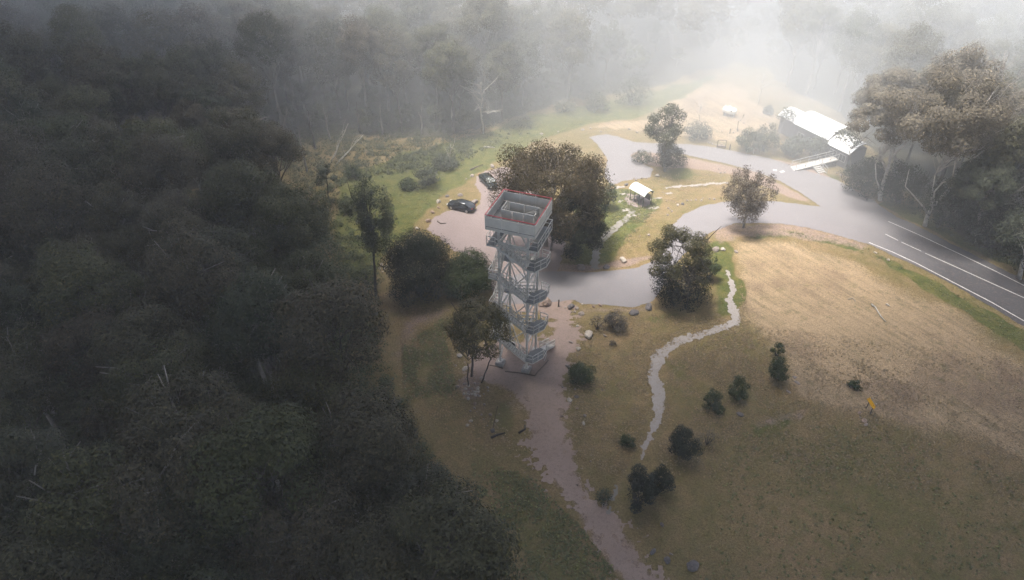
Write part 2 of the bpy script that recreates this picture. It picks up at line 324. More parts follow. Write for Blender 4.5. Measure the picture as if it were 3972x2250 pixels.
def paving(name, a, b2, dark=None, wear=(.2, .16, .13), wamt=.25):
    m, nt, out = nodes(name); b = nt.nodes.new('ShaderNodeBsdfPrincipled'); b.inputs['Roughness'].default_value = .85; b.inputs['Specular IOR Level'].default_value = .3
    tc = nt.nodes.new('ShaderNodeTexCoord'); ob = tc.outputs['Object']
    n1 = noise_fac(nt, .25, 5, .6, vec=ob); n2 = noise_fac(nt, 3, 6, .7, vec=ob); n3 = noise_fac(nt, 18, 2, .8, vec=ob)
    c = mixc(nt, n1, a, b2); 
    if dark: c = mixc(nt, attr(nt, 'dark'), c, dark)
    c = mixc(nt, math_(nt, 'MULTIPLY', math_(nt, 'MULTIPLY_ADD', n2, 4, -2.0, clamp=True), wamt), c, wear)
    c = mixc(nt, 1.0, c, ramp(nt, n3, [(.3, (.72, .72, .72)), (.55, (1, 1, 1)), (.72, (1.25, 1.25, 1.25))]), 'MULTIPLY')
    nt.links.new(c, b.inputs['Base Color'])
    bp = nt.nodes.new('ShaderNodeBump'); bp.inputs['Strength'].default_value = .4; bp.inputs['Distance'].default_value = .03
    nt.links.new(n2, bp.inputs['Height']); nt.links.new(bp.outputs['Normal'], b.inputs['Normal'])
    nt.links.new(b.outputs['BSDF'], out.inputs['Surface']); return m
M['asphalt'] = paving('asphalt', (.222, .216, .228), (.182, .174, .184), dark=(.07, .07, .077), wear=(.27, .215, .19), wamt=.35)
M['lot'] = paving('worn_bitumen', (.275, .228, .222), (.20, .163, .157), wear=(.17, .13, .11), wamt=.6)
M['track'] = paving('packed_gravel', (.35, .268, .232), (.22, .168, .142), wear=(.17, .135, .10), wamt=.8)
M['foot'] = paving('pale_gravel', (.37, .345, .33), (.27, .25, .235), wear=(.22, .18, .12), wamt=.8)
M['foot_dull'] = paving('dull_gravel', (.24, .23, .215), (.18, .17, .15), wear=(.13, .13, .08), wamt=.5)
def poly_sheet(name, poly, cell, dz, mat, **kw):
    P = GP(poly); Pa = np.array(P); bb = (Pa[:, 0].min() - 1, Pa[:, 0].max() + 1, Pa[:, 1].min() - 1, Pa[:, 1].max() + 1)
    return sheet(name, lambda A, B: sdpoly(A, B, P), bb, cell, dz, mat, **kw)
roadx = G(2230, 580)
poly_sheet('road', ROAD, .4, .030, M['asphalt'], amp=.16, extra={'dark': lambda x, y: np.clip((x - roadx[0] + (roadx[1] - y) * .5 + 6) / 16, 0, 1)})  # mist glare painted as paler asphalt away from the fresh dark end
poly_sheet('car_park', PARK, .4, .022, M['lot'], amp=.35, fine=.35)
poly_sheet('track', TRACK, .17, .014, M['track'], amp=.9, nsc=2.4, fine=2.2)
def stroke(name, pts, dz, mat, amp, cell=.13, nsc=.5):
    P = [G(p[0], p[1]) for p in pts]; W = [p[2] / scale_at(q) * 1.05 for p, q in zip(pts, P)]; Pa = np.array(P)
    bb = (Pa[:, 0].min() - 2, Pa[:, 0].max() + 2, Pa[:, 1].min() - 2, Pa[:, 1].max() + 2)
    return sheet(name, lambda A, B: sdline(A, B, P, W), bb, cell, dz, mat, amp=amp * .6, nsc=1.3, fine=.42)
stroke('footpath', FOOT, .04, M['foot'], .55); stroke('footpath', FOOT2, .04, M['foot'], .3)
stroke('footpath', FOOT3, .04, M['foot_dull'], .35); stroke('footpath', FOOT4, .04, M['foot_dull'], .3)
poly_sheet('paved_area', SLAB, .2, .045, M['lot'], amp=.4, nsc=.8)
for cx_, cy_, r_ in [(1563, 486, 7), (1635, 500, 6), (1560, 505, 6), (1655, 497, 7), (1640, 522, 9), (1590, 540, 12), (1575, 528, 8), (1680, 485, 5), (1555, 470, 9)]:
    stroke('paved_area', [(cx_ - r_, cy_ + 1, r_ * .35), (cx_ + r_, cy_ - 1, r_ * .35)], .041, M['foot'], .35)
def line_strip(name, pts, w, dz, label=None):
    P = [G(*p)[:2] for p in pts]; D = [P[0]]
    for a, b_ in zip(P[:-1], P[1:]):
        n = max(2, int(np.linalg.norm(b_ - a) / 1.0)); D += [a + (b_ - a) * i / n for i in range(1, n + 1)]
    V = []
    for i, p in enumerate(D):
        d = D[min(i + 1, len(D) - 1)] - D[max(i - 1, 0)]; d /= np.linalg.norm(d); n_ = np.array([-d[1], d[0]]) * w / 2
        for q in (p - n_, p + n_): V.append((q[0], q[1], float(hgt(q[0], q[1])) + dz))
    me = bpy.data.meshes.new(name); me.from_pydata(V, [], [(2 * i, 2 * i + 2, 2 * i + 3, 2 * i + 1) for i in range(len(D) - 1)]); me.update()
    return tag(link(name, me, M['white']), kind='structure')
line_strip('road_marking', [(2229, 556), (2300, 587), (2400, 634), (2490, 677), (2570, 717), (2700, 782)], .13, .036)
line_strip('road_marking', [(2181, 609), (2240, 633), (2300, 661), (2400, 713), (2490, 760), (2570, 806), (2700, 880)], .14, .036)
line_strip('road_marking', [(2222, 588), (2254, 604)], .12, .036)
line_strip('road_marking', [(2262, 608), (2312, 631)], .12, .036)
line_strip('road_marking', [(2322, 636), (2400, 671), (2490, 712), (2570, 748), (2700, 808)], .12, .036)
line_strip('road_marking', [(1940, 427), (1950, 428)], .5, .036); line_strip('road_marking', [(1958, 432), (1968, 430)], .5, .036)
# ------------------------------------------------------------------ foliage
def leaves(cents, rads, n_per, size, seed, up=.30, shell=.55, aspect=.55, droop=0):
    g = np.random.default_rng(seed); V = []; cents = np.asarray(cents, float); rads = np.asarray(rads, float); mid = cents.mean(0) - [0, 0, 1.0]; one = len(cents) < 60
    for c_, r_, n in zip(cents, rads, n_per):
        n = int(n); d = g.normal(size=(n, 3)); d /= np.linalg.norm(d, axis=1)[:, None]
        k = shell + (1 - shell) * g.random(n) ** .6; k *= 1 + .10 * g.normal(size=n)
        P = c_ + d * k[:, None] * r_
        if droop: P[:, 2] -= droop * g.random(n) ** 2
        dc = P - mid; dc /= np.linalg.norm(dc, axis=1)[:, None] + 1e-6
        nr = d * .9 + (dc * .6 if one else 0) + g.normal(size=(n, 3)) * .34; nr[:, 2] += up; nr /= np.linalg.norm(nr, axis=1)[:, None]
        t = np.cross(nr, g.normal(size=(n, 3))); t /= np.linalg.norm(t, axis=1)[:, None]
        if droop: t[:, 2] -= .8; t /= np.linalg.norm(t, axis=1)[:, None]
        bt = np.cross(nr, t); s = (size * (.6 + .8 * g.random(n)))[:, None]
        V.append(np.stack([P - t * s * .5, P + bt * s * .5 * aspect, P + t * s * .5, P - bt * s * .5 * aspect], 1))
    return np.concatenate(V)
def leafmesh(name, Q, mat, seed=0):
    n = len(Q); me = mesh_np(name, Q.reshape(-1, 3), np.arange(4 * n).reshape(-1, 4))
    a = me.attributes.new('leaf', 'FLOAT', 'FACE'); a.data.foreach_set('value', np.random.default_rng(seed).random(n).astype(np.float32))
    me.materials.append(mat); return me
def crown_clumps(rng, R_, RZ, zc, k, rc=(.28, .42), low=-.35, flat=.8, cone=0):
    cs, rs = [], []
    for i in range(k):
        for _ in range(40):
            a = rng.uniform(0, 2 * math.pi); u = rng.uniform(low, 1); rr = math.sqrt(max(0, 1 - u * u)); q = rng.uniform(.55, .86)
            tp = 1 - cone * (u + 1) / 2; p = np.array([math.cos(a) * rr * R_ * q * tp, math.sin(a) * rr * R_ * q * tp, zc + u * RZ * q])
            if all(np.linalg.norm((p - c) / [1, 1, 1]) > .42 * R_ * .75 for c in cs) or _ > 30: break
        r = rng.uniform(*rc) * R_ * (1 - .55 * cone * (u + 1) / 2); cs.append(p); rs.append((r, r, r * flat))
    return cs, rs
def limb(mb, a, b, r0, r1, rng, wob=.08, n=5, seg=4):
    a = np.array(a, float); b = np.array(b, float); L = np.linalg.norm(b - a); pts = []; rad = []
    for i in range(seg + 1):
        t = i / seg; p = a + (b - a) * t + np.array([rng.uniform(-1, 1), rng.uniform(-1, 1), rng.uniform(-.4, 1)]) * L * wob * math.sin(math.pi * t)
        pts.append(p); rad.append(r0 + (r1 - r0) * t)
    mb.tube(pts, rad, n); return pts
def gum_proto(seed, H=19.0, R_=4.2, RZ=4.0, k=16, n_leaf=6500, size=.30, low=-.4, fork=.45, trunk_r=.34, bare=5, zc=None, trunks=1, spread=0, droop=0, rc=(.28, .42), shell=.55, name='crown', fill=True, lean=(0, 0), aspect=.55, flat=.8, cone=0):
    rng = random.Random(seed); zc = zc if zc is not None else H - RZ
    cs, rs = crown_clumps(rng, R_, RZ, zc, k, rc, low, flat, cone); mb = MB(); roots = []
    for t in range(trunks):
        a = 2 * math.pi * t / max(trunks, 1) + seed; ox, oy = (math.cos(a) * spread, math.sin(a) * spread) if trunks > 1 else (0, 0)
        zf = H * fork * rng.uniform(.85, 1.1); top = (ox * 1.8 + lean[0], oy * 1.8 + lean[1], zf)
        pts = limb(mb, (ox, oy, -.3), top, trunk_r * (1 if t == 0 else .6), trunk_r * (.62 if t == 0 else .4), rng, .03, 7, 5); roots.append(np.array(top))
    for i, (c_, r_) in enumerate(zip(cs, rs)):
        ro = roots[i % len(roots)]; s = ro + (np.array([0, 0, zc]) - ro) * rng.uniform(0, .35)
        pts = limb(mb, s, c_, trunk_r * .32, trunk_r * .09, rng, .10, 5, 4)
        for q in range(2):
            e = np.array(c_) + np.array([rng.uniform(-1, 1), rng.uniform(-1, 1), rng.uniform(-.3, .9)]) * r_[0] * .9
            limb(mb, pts[2], e, trunk_r * .10, trunk_r * .04, rng, .1, 3, 2)
    for i in range(bare):        # pale dead twigs that poke through the canopy
        a = rng.uniform(0, 2 * math.pi); s = np.array([0, 0, zc + rng.uniform(-.3, .2) * RZ]); q = rng.uniform(.85, 1.08)
        u = rng.uniform(.0, .9); rr = math.sqrt(1 - u * u)
        limb(mb, s, (math.cos(a) * rr * R_ * q, math.sin(a) * rr * R_ * q, zc + u * RZ * q), .09, .035, rng, .07, 4, 3)
    vol = np.array([r[0] ** 2 for r in rs]); n_per = n_leaf * vol / vol.sum()
    Q = leaves(cs, rs, n_per, size, seed, droop=droop, shell=shell, aspect=aspect)
    return mb.mesh('trunk', True), Q
def bush_q(seed, R_, RZ, k, n_leaf, size, zc=None, shell=.6, rc=(.24, .44), low=-.3):
    rng = random.Random(seed); zc = RZ * .55 if zc is None else zc; k = int(k * 1.7)
    cs, rs = crown_clumps(rng, R_, RZ, zc, k, rc, low, .9)
    cs.append(np.array([0, 0, zc])); rs.append((R_ * .66, R_ * .66, RZ * .68))
    vol = np.array([r[0] ** 2 for r in rs]); vol[-1] *= .6; return leaves(cs, rs, n_leaf * vol / vol.sum(), size, seed, shell=shell)
# forest prototypes
PROTO = []
for i in range(9):
    rg = random.Random(100 + i)
    tm, Q = gum_proto(100 + i, H=19, R_=rg.uniform(3.9, 4.9), RZ=rg.uniform(3.6, 5.0), k=rg.randint(15, 22), n_leaf=18500, size=.225, low=-.5, bare=rg.randint(3, 8), trunk_r=.30, rc=(.30, .42), fork=.42)
    tm.materials.append(M['pale_bark'] if i % 3 else M['bark']); PROTO.append((tm, leafmesh('crown', Q, M['forest'], i)))
PROTO2 = []
for i in range(6):
    rg = random.Random(200 + i)
    tm, Q = gum_proto(200 + i, H=19, R_=rg.uniform(4.6, 5.4), RZ=rg.uniform(5.6, 6.8), k=rg.randint(26, 34), n_leaf=15000, size=.29, bare=rg.randint(2, 6), trunk_r=.28, rc=(.26, .38), fork=.3, low=-.92)
    tm.materials.append(M['bark']); PROTO2.append((tm, leafmesh('crown', Q, M['forest'], 20 + i)))
def place_tree(tm, cm, x, y, s, rz, label, group, name='eucalyptus_tree', cat='tree', sz=None):
    t = thing(name, label, cat, (x, y, float(hgt(x, y))), rz, group); t.scale = (s, s, sz or s)
    a = bpy.data.objects.new('trunk', tm); C.objects.link(a); a.parent = t
    c_ = bpy.data.objects.new('crown', cm); C.objects.link(c_); c_.parent = t
    return t
# sampling of forest positions
rg = random.Random(5); step = 6.4; cand = []
FT = GP([(a, b_) for a, b_ in FOREST_TOP_BASE if b_ > 100])      # near boundary in the world
HZC = 14.0
for iy in range(0, 56):
    for ix in range(-45, 46):
        x = (ix + .5 * (iy % 2)) * step + rg.uniform(-2.3, 2.3); y = 14 + iy * step * .9 + rg.uniform(-2.3, 2.3)
        p = np.array([x, y, 0.]); cx_, cy_, dc = proj(np.array([x, y, HZC])); bx, by, db = proj(p)
        if dc < 8 or y > 300: continue
        if not (-230 < cx_ < 2810 and -260 < cy_ < 1700): continue
        in_left = inpoly(cx_, cy_, FOREST_LEFT_CANOPY) and (x < 2)
        in_top = db > 5 and inpoly(bx, by, FOREST_TOP_BASE) and y > 70 and not (cx_ < 780 and cy_ > 470)
        if in_top and inpoly(bx, by, BUILD): in_top = False
        if in_top and 1900 < bx < 2330 and by > 225 and cy_ > 225 and bx < 2150: in_top = False
        if in_left or in_top: cand.append((dc, x, y, cx_, cy_, in_top))
cand.sort()
open('/tmp/n.txt', 'w').write(str(len(cand))) if False else None
def forest_label(cx_, cy_, x, rnd):
    tone = ['grey-green', 'grey-brown', 'olive'][rnd]
    if cx_ > 2080: return tone + ' rounded eucalyptus in the misty forest above the road', 'trees in the misty forest above the road'
    if cy_ < 120: return tone + ' eucalyptus fading into haze at the top of the forest', 'hazy trees at the top of the forest'
    if cx_ > 1150: return tone + ' eucalyptus in the misty forest edge beyond the clearing', 'misty trees beyond the clearing'
    if cx_ > 560 and cy_ < 430: return tone + ' eucalyptus with trunks showing, in the forest behind the leaning dead trunks', 'trees behind the leaning dead trunks'
    if cy_ < 450: return tone + ' domed eucalyptus in the dim forest at the upper left', 'dim upper left forest trees'
    if cx_ > 700: return tone + ' eucalyptus along the forest edge left of the tower clearing', 'forest edge trees left of the clearing'
    if cy_ > 1000: return tone + ' eucalyptus crown in the dark forest at the lower left', 'dark lower left forest trees'
    return tone + ' eucalyptus crown packed in the dark left-hand forest', 'dark left-hand forest trees'
far = []
for i, (d, x, y, cx_, cy_, tp) in enumerate(cand):
    s = rg.uniform(.72, 1.2); k = rg.randrange(len(PROTO)); rz = rg.uniform(0, 6.28)
    if i >= 285: far.append((x, y, s, k, rz)); continue
    lb, gp = forest_label(cx_, cy_, x, k % 3); 
    pr2 = PROTO2[rg.randrange(6)] if tp and (rg.random() < .8) and not (640 < cx_ < 1000 and cy_ > 190) else PROTO[k]
    place_tree(pr2[0], pr2[1], x, y, s, rz, lb, gp)
if far:      # woodland in the far haze, beyond the trees that can be counted
    VV = []
    for x, y, s, k, rz in far:
        me = PROTO[k][1]; n = len(me.vertices); co_ = np.empty(n * 3, np.float32); me.vertices.foreach_get('co', co_); co_ = co_.reshape(-1, 4, 3)[::3]
        ca, sa = math.cos(rz), math.sin(rz); q = co_.copy(); q[..., 0] = (co_[..., 0] * ca - co_[..., 1] * sa); q[..., 1] = (co_[..., 0] * sa + co_[..., 1] * ca)
        c0 = q.mean(1, keepdims=True); q = c0 + (q - c0) * 1.6; q = q * s + np.array([x, y, 0]); VV.append(q)
    tag(link('distant_woodland', leafmesh('distant_woodland', np.concatenate(VV), M['forest'], 3)), kind='stuff')
us = []; SM = [gum_proto(400 + i, H=8.5, R_=3.0, RZ=3.4, k=13, n_leaf=3800, size=.30, low=-.8, bare=2, trunk_r=.14, rc=(.3, .45), fork=.25) for i in range(4)]
SMT = []
for i, (tm, Q) in enumerate(SM): tm.materials.append(M['bark']); SMT.append((tm, leafmesh('crown', Q, M['scrub'], 40 + i)))
for i in range(420):
    x = rg.uniform(-60, 75); y = rg.uniform(95, 190); bx, by, db = proj(np.array([x, y, 0.]))
    if not inpoly(bx, by, FOREST_TOP_BASE) or bx < 560 or bx > 1950 or any((x - a) ** 2 + (y - b_) ** 2 < 22 for a, b_ in us): continue
    dd = sdpoly(np.array([bx]), np.array([by]), FOREST_TOP_BASE)[0]
    if dd > -6 or dd < -95 or len(us) > 75: continue
    us.append((x, y)); k = rg.randrange(4); s = rg.uniform(.55, 1.05)
    place_tree(SMT[k][0], SMT[k][1], x, y, s, rg.uniform(0, 6.28), ('low grey-green understorey tree among the trunks at the left part of the upper forest edge' if bx < 1200 else 'low pale understorey tree among the misty trunks beyond the clearing'), 'understorey trees at the upper forest edge' if bx < 1200 else 'misty understorey trees beyond the clearing', name='understorey_tree')
# bbox-driven specimens
def from_bbox(base, bb):
    B = G(*base); x0, x1, y0, y1 = bb; P = np.array([B[0], B[1], B[2] + 5.]); s = scale_at(P); R_ = (x1 - x0) / 2 / s; ym = (y0 + y1) / 2; zc = 5.
    for _ in range(6):
        zs = np.arange(0, 30, .05); pts = np.stack([np.full_like(zs, B[0]), np.full_like(zs, B[1]), B[2] + zs], -1); zc = float(zs[np.argmin(abs(proj(pts)[1] - ym))])
    P[2] = B[2] + zc; s = scale_at(P); R_ = (x1 - x0) / 2 / s
    a = math.atan2(CAM_H - P[2], math.hypot(P[0], P[1])); hh = (y1 - y0) / 2 / s; v = hh * hh - (R_ * math.sin(a)) ** 2
    RZ = math.sqrt(max(v, (.35 * R_) ** 2)) / math.cos(a); xo = ((x0 + x1) / 2 - proj(P)[0]) / s
    return B, R_, min(RZ, R_ * 2.6), zc, xo
def specimen(name, label, base, bb, mat, bark, seed, k=16, n=6000, size=.26, cat='tree', bare=2, group=None, **kw):
    B, R_, RZ, zc, xo = from_bbox(base, bb); H = zc + RZ
    tm, Q = gum_proto(seed, H=H, R_=R_ * 1.0, RZ=RZ * 1.0, k=k, n_leaf=n, size=size, zc=zc, bare=bare, lean=(xo * .6, 0), **kw)
    Q[..., 0] += xo
    tm.materials.append(bark); t = thing(name, label, cat, B, 0, group); a = link('trunk', tm, None, t); link('crown', leafmesh('crown', Q, mat, seed), None, t)
    return t, B, R_, RZ, zc
def bush(label, bb, mat, seed, n=1500, size=.2, k=9, name='shrub', cat='shrub', rzk=None, group=None, shell=.6, stem=True):
    x0, x1, y0, y1 = bb; xm, ym = (x0 + x1) / 2, (y0 + y1) / 2
    B = G(xm, ym + (y1 - y0) * .15)
    for _ in range(5):
        s = scale_at(B); R_ = (x1 - x0) / 2 / s; a = math.atan2(CAM_H - B[2], math.hypot(B[0], B[1])); hh = (y1 - y0) / 2 / s
        RZ = math.sqrt(max(hh * hh - (R_ * math.sin(a)) ** 2, (.5 * R_) ** 2)) / math.cos(a); zc = RZ * .62
        P = G(xm, ym, float(B[2] + zc)); B = np.array([P[0], P[1], float(hgt(P[0], P[1]))])
    t = thing(name, label, cat, B, 0, group)
    mb = MB(); rng = random.Random(seed)
    for i in range(6):
        q = rng.uniform(0, 6.28); limb(mb, (0, 0, -.1), (math.cos(q) * R_ * .5, math.sin(q) * R_ * .5, zc * 1.1), .05 * R_ + .02, .02, rng, .08, 4, 3)
    link('stem', mb.mesh('stem'), M['dark_bark'], t)
    link('foliage', leafmesh('foliage', bush_q(seed, R_ * 1.02, RZ * 1.02, k, n, size, zc=zc, shell=shell), mat, seed), None, t)
    return t
# ------------------------------------------------------------------ named trees
specimen('eucalyptus_tree', 'large spreading brown-leaved eucalyptus behind the lookout tower', (1378, 622), (1218, 1540, 342, 585), M['brown'], M['pale_bark'], 21, k=46, n=50000, size=.27, bare=0, fork=.25, trunk_r=.4, low=-.7, rc=(.17, .28), droop=.5, trunks=2, spread=.6)
specimen('evergreen_tree', 'dense dark evergreen tree against the right side of the lookout tower', (1440, 642), (1370, 1526, 466, 648), M['dark'], M['dark_bark'], 22, k=26, n=26000, size=.24, fork=.2, low=-.9, rc=(.26, .38))
bush('dark green shrub beneath the brown tree, on the shelter side', (1498, 1547, 452, 540), M['bush'], 23, 2500)
bush('largest dark round shrub, at the end of the car park', (962, 1136, 578, 776), M['dark'], 24, 30000, .22, 22)
bush('green shrub between the largest dark shrub and the tower', (1100, 1240, 628, 764), M['bush'], 25, 19000, .22, 18)
specimen('eucalyptus_tree', 'slim tree with a bare dark trunk left of the largest dark shrub', (944, 742), (874, 1000, 412, 655), M['greygreen'], M['dark_bark'], 26, k=38, n=10500, size=.22, fork=.6, trunk_r=.2, low=-.98, rc=(.26, .44), shell=.3, cone=.42, flat=1.15)
T4 = specimen('eucalyptus_tree', 'dark multi-stemmed eucalyptus standing in front of the tower foot', (1188, 958), (1114, 1298, 740, 908), M['olive'], M['dark_bark'], 27, k=27, n=13000, size=.22, fork=.4, trunk_r=.16, low=-.5, rc=(.2, .3), trunks=3, spread=.9, bare=3)
specimen('eucalyptus_tree', 'open olive eucalyptus above dark shrubs at the bend of the lower road', (1712, 762), (1620, 1808, 545, 735), M['olive'], M['bark'], 28, k=22, n=11500, size=.23, fork=.3, trunk_r=.2, low=-.6, rc=(.17, .27), trunks=3, spread=1.2, bare=5)
bush('dense dark shrub at the foot of the open olive eucalyptus', (1637, 1788, 650, 785), M['dark'], 29, 9500, .22, 16)
bush('bright green shrub on the right of the open olive eucalyptus', (1760, 1806, 643, 716), M['bush'], 30, 2400, .2)
specimen('eucalyptus_tree', 'weeping grey-brown eucalyptus standing on the island between the two roads', (1866, 572), (1812, 1954, 405, 548), M['weeping'], M['pale_bark'], 31, k=30, n=14000, size=.21, fork=.25, trunk_r=.22, low=-.95, rc=(.15, .25), droop=2.0, shell=.45, bare=3)
specimen('eucalyptus_tree', 'hazy olive tree over a dark conical shrub beside the upper car park', (1668, 430), (1612, 1722, 253, 372), M['greygreen'], M['bark'], 32, k=18, n=7500, size=.25, fork=.3, trunk_r=.2, low=-.8, rc=(.24, .34), droop=.4)
bush('dark conical shrub under the hazy olive tree', (1640, 1722, 350, 434), M['dark'], 33, 5000, .24, 12)
bush('small grey-green shrub at the left of the dark conical shrub', (1588, 1640, 376, 419), M['greygreen'], 34, 1600, .22)
bush('grey-green shrub on the roadside under a bare tree', (1712, 1786, 305, 358), M['greygreen'], 35, 2400, .25)
bush('left one of two touching shrubs by the road bend', (1848, 1908, 325, 393), M['bush'], 36, 2800, .25)
bush('right and larger one of two touching shrubs by the road bend', (1884, 1962, 303, 398), M['greygreen'], 37, 3800, .25)
bush('left one of two shrubs against the front wall of the white-roofed building', (1962, 2032, 332, 405), M['greygreen'], 38, 3600, .25, 12)
bush('right one of two shrubs against the front wall, behind the ramp', (2018, 2084, 340, 409), M['greygreen'], 50, 3300, .25, 12)
specimen('eucalyptus_tree', 'sparse tree reaching over the left end of the white roofs', (1950, 345), (1950, 2000, 268, 312), M['greygreen'], M['pale_bark'], 51, k=9, n=700, size=.25, fork=.4, trunk_r=.12)
specimen('eucalyptus_tree', 'sparse tree reaching over the right end of the white roofs', (2140, 440), (2080, 2160, 315, 380), M['greygreen'], M['pale_bark'], 52, k=14, n=1100, size=.25, fork=.5, trunk_r=.12, low=-.3)
bush('small shrub beside the small wing of the white-roofed building', (1912, 1946, 262, 292), M['greygreen'], 39, 900, .25)
for i, (bb, lb, mt) in enumerate([
    ((2124, 2225, 395, 505), 'leftmost dark understorey shrub behind the road junction', 'dark'), ((2215, 2320, 400, 540), 'dark understorey shrub behind the slender white trunk', 'dark'),
    ((2310, 2440, 425, 610), 'tall dark shrub behind the forked white trunk', 'dark'), ((2415, 2560, 470, 660), 'dark shrub mass above the road verge near the right edge', 'dark'), ((2530, 2690, 520, 720), 'dark shrub cut by the right edge above the road', 'dark')]):
    bush(lb, bb, M[mt], 60 + i, 7500, .27, 16)
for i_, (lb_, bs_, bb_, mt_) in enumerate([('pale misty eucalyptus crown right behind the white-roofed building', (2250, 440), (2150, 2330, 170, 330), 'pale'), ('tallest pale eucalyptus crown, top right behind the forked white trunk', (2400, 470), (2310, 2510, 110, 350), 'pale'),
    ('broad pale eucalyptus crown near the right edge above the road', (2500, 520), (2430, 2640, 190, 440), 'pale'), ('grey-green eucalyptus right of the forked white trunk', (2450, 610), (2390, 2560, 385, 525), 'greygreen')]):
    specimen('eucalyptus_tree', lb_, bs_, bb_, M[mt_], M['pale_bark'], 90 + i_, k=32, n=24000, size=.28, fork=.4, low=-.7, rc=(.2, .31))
def white_tree(label, base, bb, forks, seed, n, mat=None):
    t, B, R_, RZ, zc = specimen('eucalyptus_tree', label, base, bb, mat or M['greygreen'], M['white_bark'], seed, k=26, n=n, size=.27, fork=.35, trunk_r=.14, low=-.35, rc=(.18, .28), bare=4)
    mb = MB(); rng = random.Random(seed)
    for pts in forks:
        P = []
        for i, (vx, vy, off) in enumerate(pts):
            # point of the limb: on the vertical plane through the trunk (plus an offset in depth)
            d = ray(vx * K, vy * K); tt = (B[1] + off) / d[1]; q = d * tt; P.append((q[0] - B[0], q[1] - B[1], q[2] + CAM_H - B[2]))
        r0 = .34 if pts[0][1] >= base[1] - 6 else .17
        mb.tube(P, [r0 * (1 - .75 * i / (len(P) - 1)) for i in range(len(P))], 7)
    link('limb', mb.mesh('limb', True), M['white_bark'], t)
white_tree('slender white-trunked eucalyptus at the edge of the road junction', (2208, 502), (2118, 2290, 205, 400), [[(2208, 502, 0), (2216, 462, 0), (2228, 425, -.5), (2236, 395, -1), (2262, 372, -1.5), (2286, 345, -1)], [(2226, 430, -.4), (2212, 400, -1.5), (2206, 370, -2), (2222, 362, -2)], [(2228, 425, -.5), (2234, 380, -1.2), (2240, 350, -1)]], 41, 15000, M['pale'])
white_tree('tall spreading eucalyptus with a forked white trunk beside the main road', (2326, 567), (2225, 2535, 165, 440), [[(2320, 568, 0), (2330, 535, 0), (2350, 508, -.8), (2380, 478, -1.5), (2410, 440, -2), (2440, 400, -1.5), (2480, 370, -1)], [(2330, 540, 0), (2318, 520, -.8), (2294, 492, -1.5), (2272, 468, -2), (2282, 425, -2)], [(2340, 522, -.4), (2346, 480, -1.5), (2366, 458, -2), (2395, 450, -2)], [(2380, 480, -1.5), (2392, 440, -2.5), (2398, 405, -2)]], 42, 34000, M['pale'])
white_tree('white-trunked eucalyptus leaning in at the right edge of the frame', (2562, 700), (2500, 2690, 520, 650), [[(2558, 700, 0), (2566, 660, 0), (2585, 620, -1), (2610, 590, -1)]], 43, 4500)
# small lower shrubs
for bb, lb, mt, n, sz in [
    ((1424, 1496, 905, 977), 'round dark shrub on the right side of the gravel track below the tower', 'bush', 4200, .17), ((1514, 1575, 775, 842), 'brown twiggy shrub beside the pale boulder below the road', 'grey', 2600, .17),
    ((1478, 1522, 785, 838), 'sparse grey shrub next to the brown twiggy shrub', 'grey', 420, .17), ((1528, 1548, 852, 872), 'tiny dry shrub alone in the straw-coloured grass', 'grey', 240, .14),
    ((1556, 1597, 1088, 1128), 'small spiky green shrub left of the pale footpath', 'bush', 1200, .16), ((1672, 1764, 1070, 1170), 'round dark shrub with a withered branch beside the lower footpath end', 'dark', 5600, .17),
    ((1752, 1802, 1072, 1132), 'withered leafless shrub touching the round dark shrub', 'grey', 380, .14), ((1560, 1650, 1168, 1300), 'largest dark shrub at the bottom of the slope', 'dark', 7500, .17),
    ((1628, 1692, 1166, 1255), 'dark shrub leaning against the largest shrub at the bottom of the slope', 'dark', 3600, .17), ((1826, 1884, 946, 1013), 'pointed green shrub in the middle of the grass slope', 'bush', 3000, .16),
    ((1762, 1812, 974, 1034), 'green shrub left of the pointed green shrub', 'bush', 2000, .16), ((1788, 1820, 1012, 1045), 'low green shrub just below its taller green neighbour', 'bush', 900, .16),
    ((1924, 1981, 893, 970), 'tall green shrub farthest up the grass slope', 'bush', 3200, .16), ((1936, 1969, 850, 906), 'slim sapling rising behind the tall green shrub', 'bush', 1000, .16),
    ((2130, 2163, 952, 980), 'spiky green tussock around a grey stone on the mown slope', 'bush', 700, .17), ((1494, 1540, 1232, 1262), 'low dull shrub at the fork of track and footpath', 'greygreen', 600, .16)]:
    bush(lb, bb, M[mt], int(bb[0]), n, sz)
for bb, lb, mt, n in [
    ((1000, 1048, 445, 482), 'dark shrub in the green clearing, left of its paler neighbour', 'bush', 1500), ((1038, 1106, 415, 478), 'pale grey-green shrub in the green clearing above the car park', 'greygreen', 2600),
    ((862, 905, 408, 455), 'dark shrub by the slim tree top at the clearing edge', 'bush', 1400), ((1085, 1150, 385, 432), 'shrub at the foot of the broken dead snag', 'greygreen', 2200),
    ((880, 960, 655, 735), 'low shrubbery behind the bare trunk of the slim tree', 'scrub', 1500), ((850, 905, 480, 545), 'green shrub in the clearing left of the slim tree', 'scrub', 1700),
    ((1390, 1445, 250, 290), 'grey shrub at the misty forest edge beyond the clearing', 'greygreen', 1500), ((1465, 1530, 225, 290), 'pale rounded tree-shrub at the misty clearing edge', 'greygreen', 2500), ((1535, 1640, 190, 275), 'broad pale shrub left of the tank field', 'greygreen', 3800)]:
    bush(lb, bb, M[mt], int(bb[0]) + 3, n, .24, group=None)
